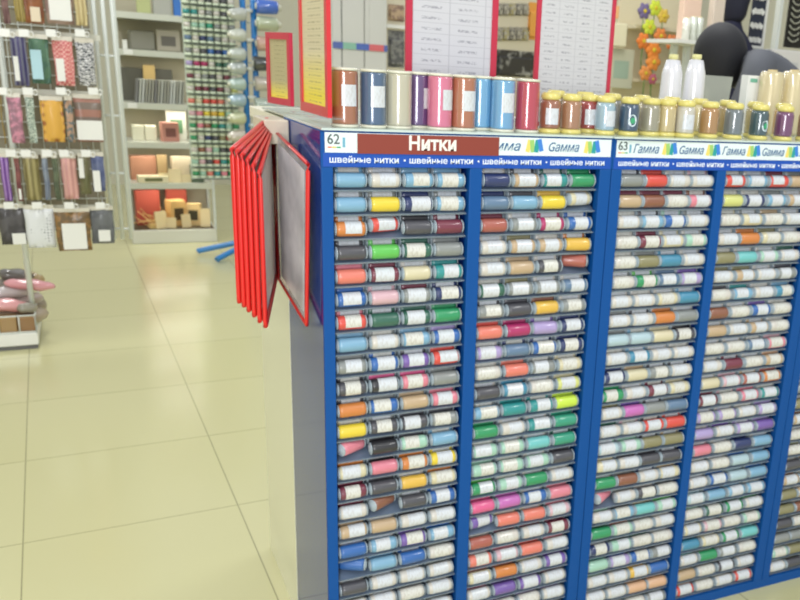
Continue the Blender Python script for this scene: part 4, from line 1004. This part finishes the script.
def person(loc, rz, label, coat_c, hair_c, lean, big_hood=False, H=1.65, head_rot=0, drop=0, up=0):
    P0 = empty('person', loc, rz, label, 'person')
    s = H / 1.70
    lx = lean
    V = [(0, 0, .92), (.06 * lx, 0, 1.08), (.16 * lx, 0, 1.28), (.24 * lx, 0, 1.42), (.28 * lx, 0, 1.50 - drop * .7), (.32 * lx, 0, 1.58 - drop),
         (.02 + .22 * lx, -.17, 1.38), (.02 + .30 * lx, -.22, 1.14), (.20 + .35 * lx, -.20, .98), (.02 + .22 * lx, .17, 1.38), (.02 + .30 * lx, .22, 1.14), (.20 + .35 * lx, .20, .98),
         (0, -.09, .86), (0.01, -.10, .48), (0, -.10, .08), (.10, -.10, .04), (0, .09, .86), (0.01, .10, .48), (0, .10, .08), (.10, .10, .04)]
    V = [(v[0], v[1], v[2] + (up if i in (2, 3, 6, 9) else 0)) for i, v in enumerate(V)]
    V = [tuple(c * s for c in v) for v in V]
    E = [(0, 1), (1, 2), (2, 3), (3, 4), (4, 5), (3, 6), (6, 7), (7, 8), (3, 9), (9, 10), (10, 11), (0, 12), (12, 13), (13, 14), (14, 15), (0, 16), (16, 17), (17, 18), (18, 19)]
    Rr = [(.13, .15), (.12, .14), (.13, .16), (.09, .10), .055, .06, .062, .048, .035, .062, .048, .035, .085, .058, .042, .035, .085, .058, .042, .035]
    body = skin_body('body', V, E, Rr, mat('coat_' + label[:12].replace(' ', '_'), coat_c, .8), P0)
    # head
    hc = Vector((.36 * lx * s, 0, (1.63 - drop) * s))
    bm = bmesh.new(); bmesh.ops.create_uvsphere(bm, u_segments=24, v_segments=16, radius=1)
    for v in bm.verts:
        x, y, z = v.co
        v.co = Vector((x * .098 + (.012 if x > .9 else 0), y * .076 * (1 - .15 * max(0, -z)), z * .118)) + Vector((0, 0, 0))
    nose = bmesh.ops.create_cone(bm, segments=8, radius1=.016, radius2=.006, depth=.03, cap_ends=True, matrix=Matrix.Translation((.103, 0, -.012)) @ Matrix.Rotation(pi / 2, 4, 'Y'))
    for sy in (-1, 1):
        e = bmesh.ops.create_uvsphere(bm, u_segments=8, v_segments=6, radius=.02, matrix=Matrix.Translation((-.005, sy * .078, -.01)) @ Matrix.Scale(.4, 4, (0, 1, 0)))
    for f in bm.faces: f.smooth = True
    hd_ = new_obj('head', bm, M_SKIN, P0); hd_.location = hc; hd_.rotation_euler = (0, 0, head_rot)
    for sy in (-1, 1):
        bm = bmesh.new(); bmesh.ops.create_uvsphere(bm, u_segments=8, v_segments=6, radius=.010); q = new_obj('eye', bm, M_BLACK, hd_); q.location = (.088, sy * .03, .01)
    bm = bmesh.new(); box(bm, -.004, .004, -.022, .022, -.004, .004, bev=.002); q = new_obj('mouth', bm, mat('lips', (.70, .38, .36), .5), hd_); q.location = (.091, 0, -.05)
    k = 1.22 if big_hood else 1.06
    bm = bmesh.new(); bmesh.ops.create_uvsphere(bm, u_segments=24, v_segments=16, radius=1)
    geom = [v for v in bm.verts if (v.co.x > .55 and v.co.z < .35) or v.co.z < -.85]
    bmesh.ops.delete(bm, geom=geom, context='VERTS')
    for v in bm.verts: v.co = Vector((v.co.x * .105 * k - .012, v.co.y * .086 * k, v.co.z * .122 * (k if not big_hood else .98) + .012 + (-.03 if v.co.z < -.4 else 0)))
    for f in bm.faces: f.smooth = True
    hr = new_obj('hood' if big_hood else 'hair', bm, mat('hair_%02d' % int(hair_c[2] * 99), hair_c, .75), P0); hr.location = hc; hr.rotation_euler = (0, 0, head_rot)
    so_ = hr.modifiers.new('solid', 'SOLIDIFY'); so_.thickness = .008
    return P0
# person leaning to the left, black hood, grey coat
tp = at(719, 57, 1.25)
DROP = .13; rz_ = math.radians(140); LEAN = 1.25
s_ = tp.z / (1.63 - DROP)
person((tp.x - .36 * LEAN * s_ * math.cos(rz_), 1.25 - .36 * LEAN * s_ * math.sin(rz_), 0), rz_, 'person in a black hood and dark grey coat leaning over behind the counter', (.36, .37, .40), (.13, .13, .15), LEAN, True, s_ * 1.70, math.radians(-75), DROP, .07)
tp = at(737, -2, 2.5)
NP = person((tp.x + .03, 2.5, 0), pi / 2, 'person in dark navy standing behind the black-hooded person', (.08, .09, .20), (.08, .09, .17), .15, False, tp.z / 1.63 * 1.70)
NP.scale = (1, .72, 1)
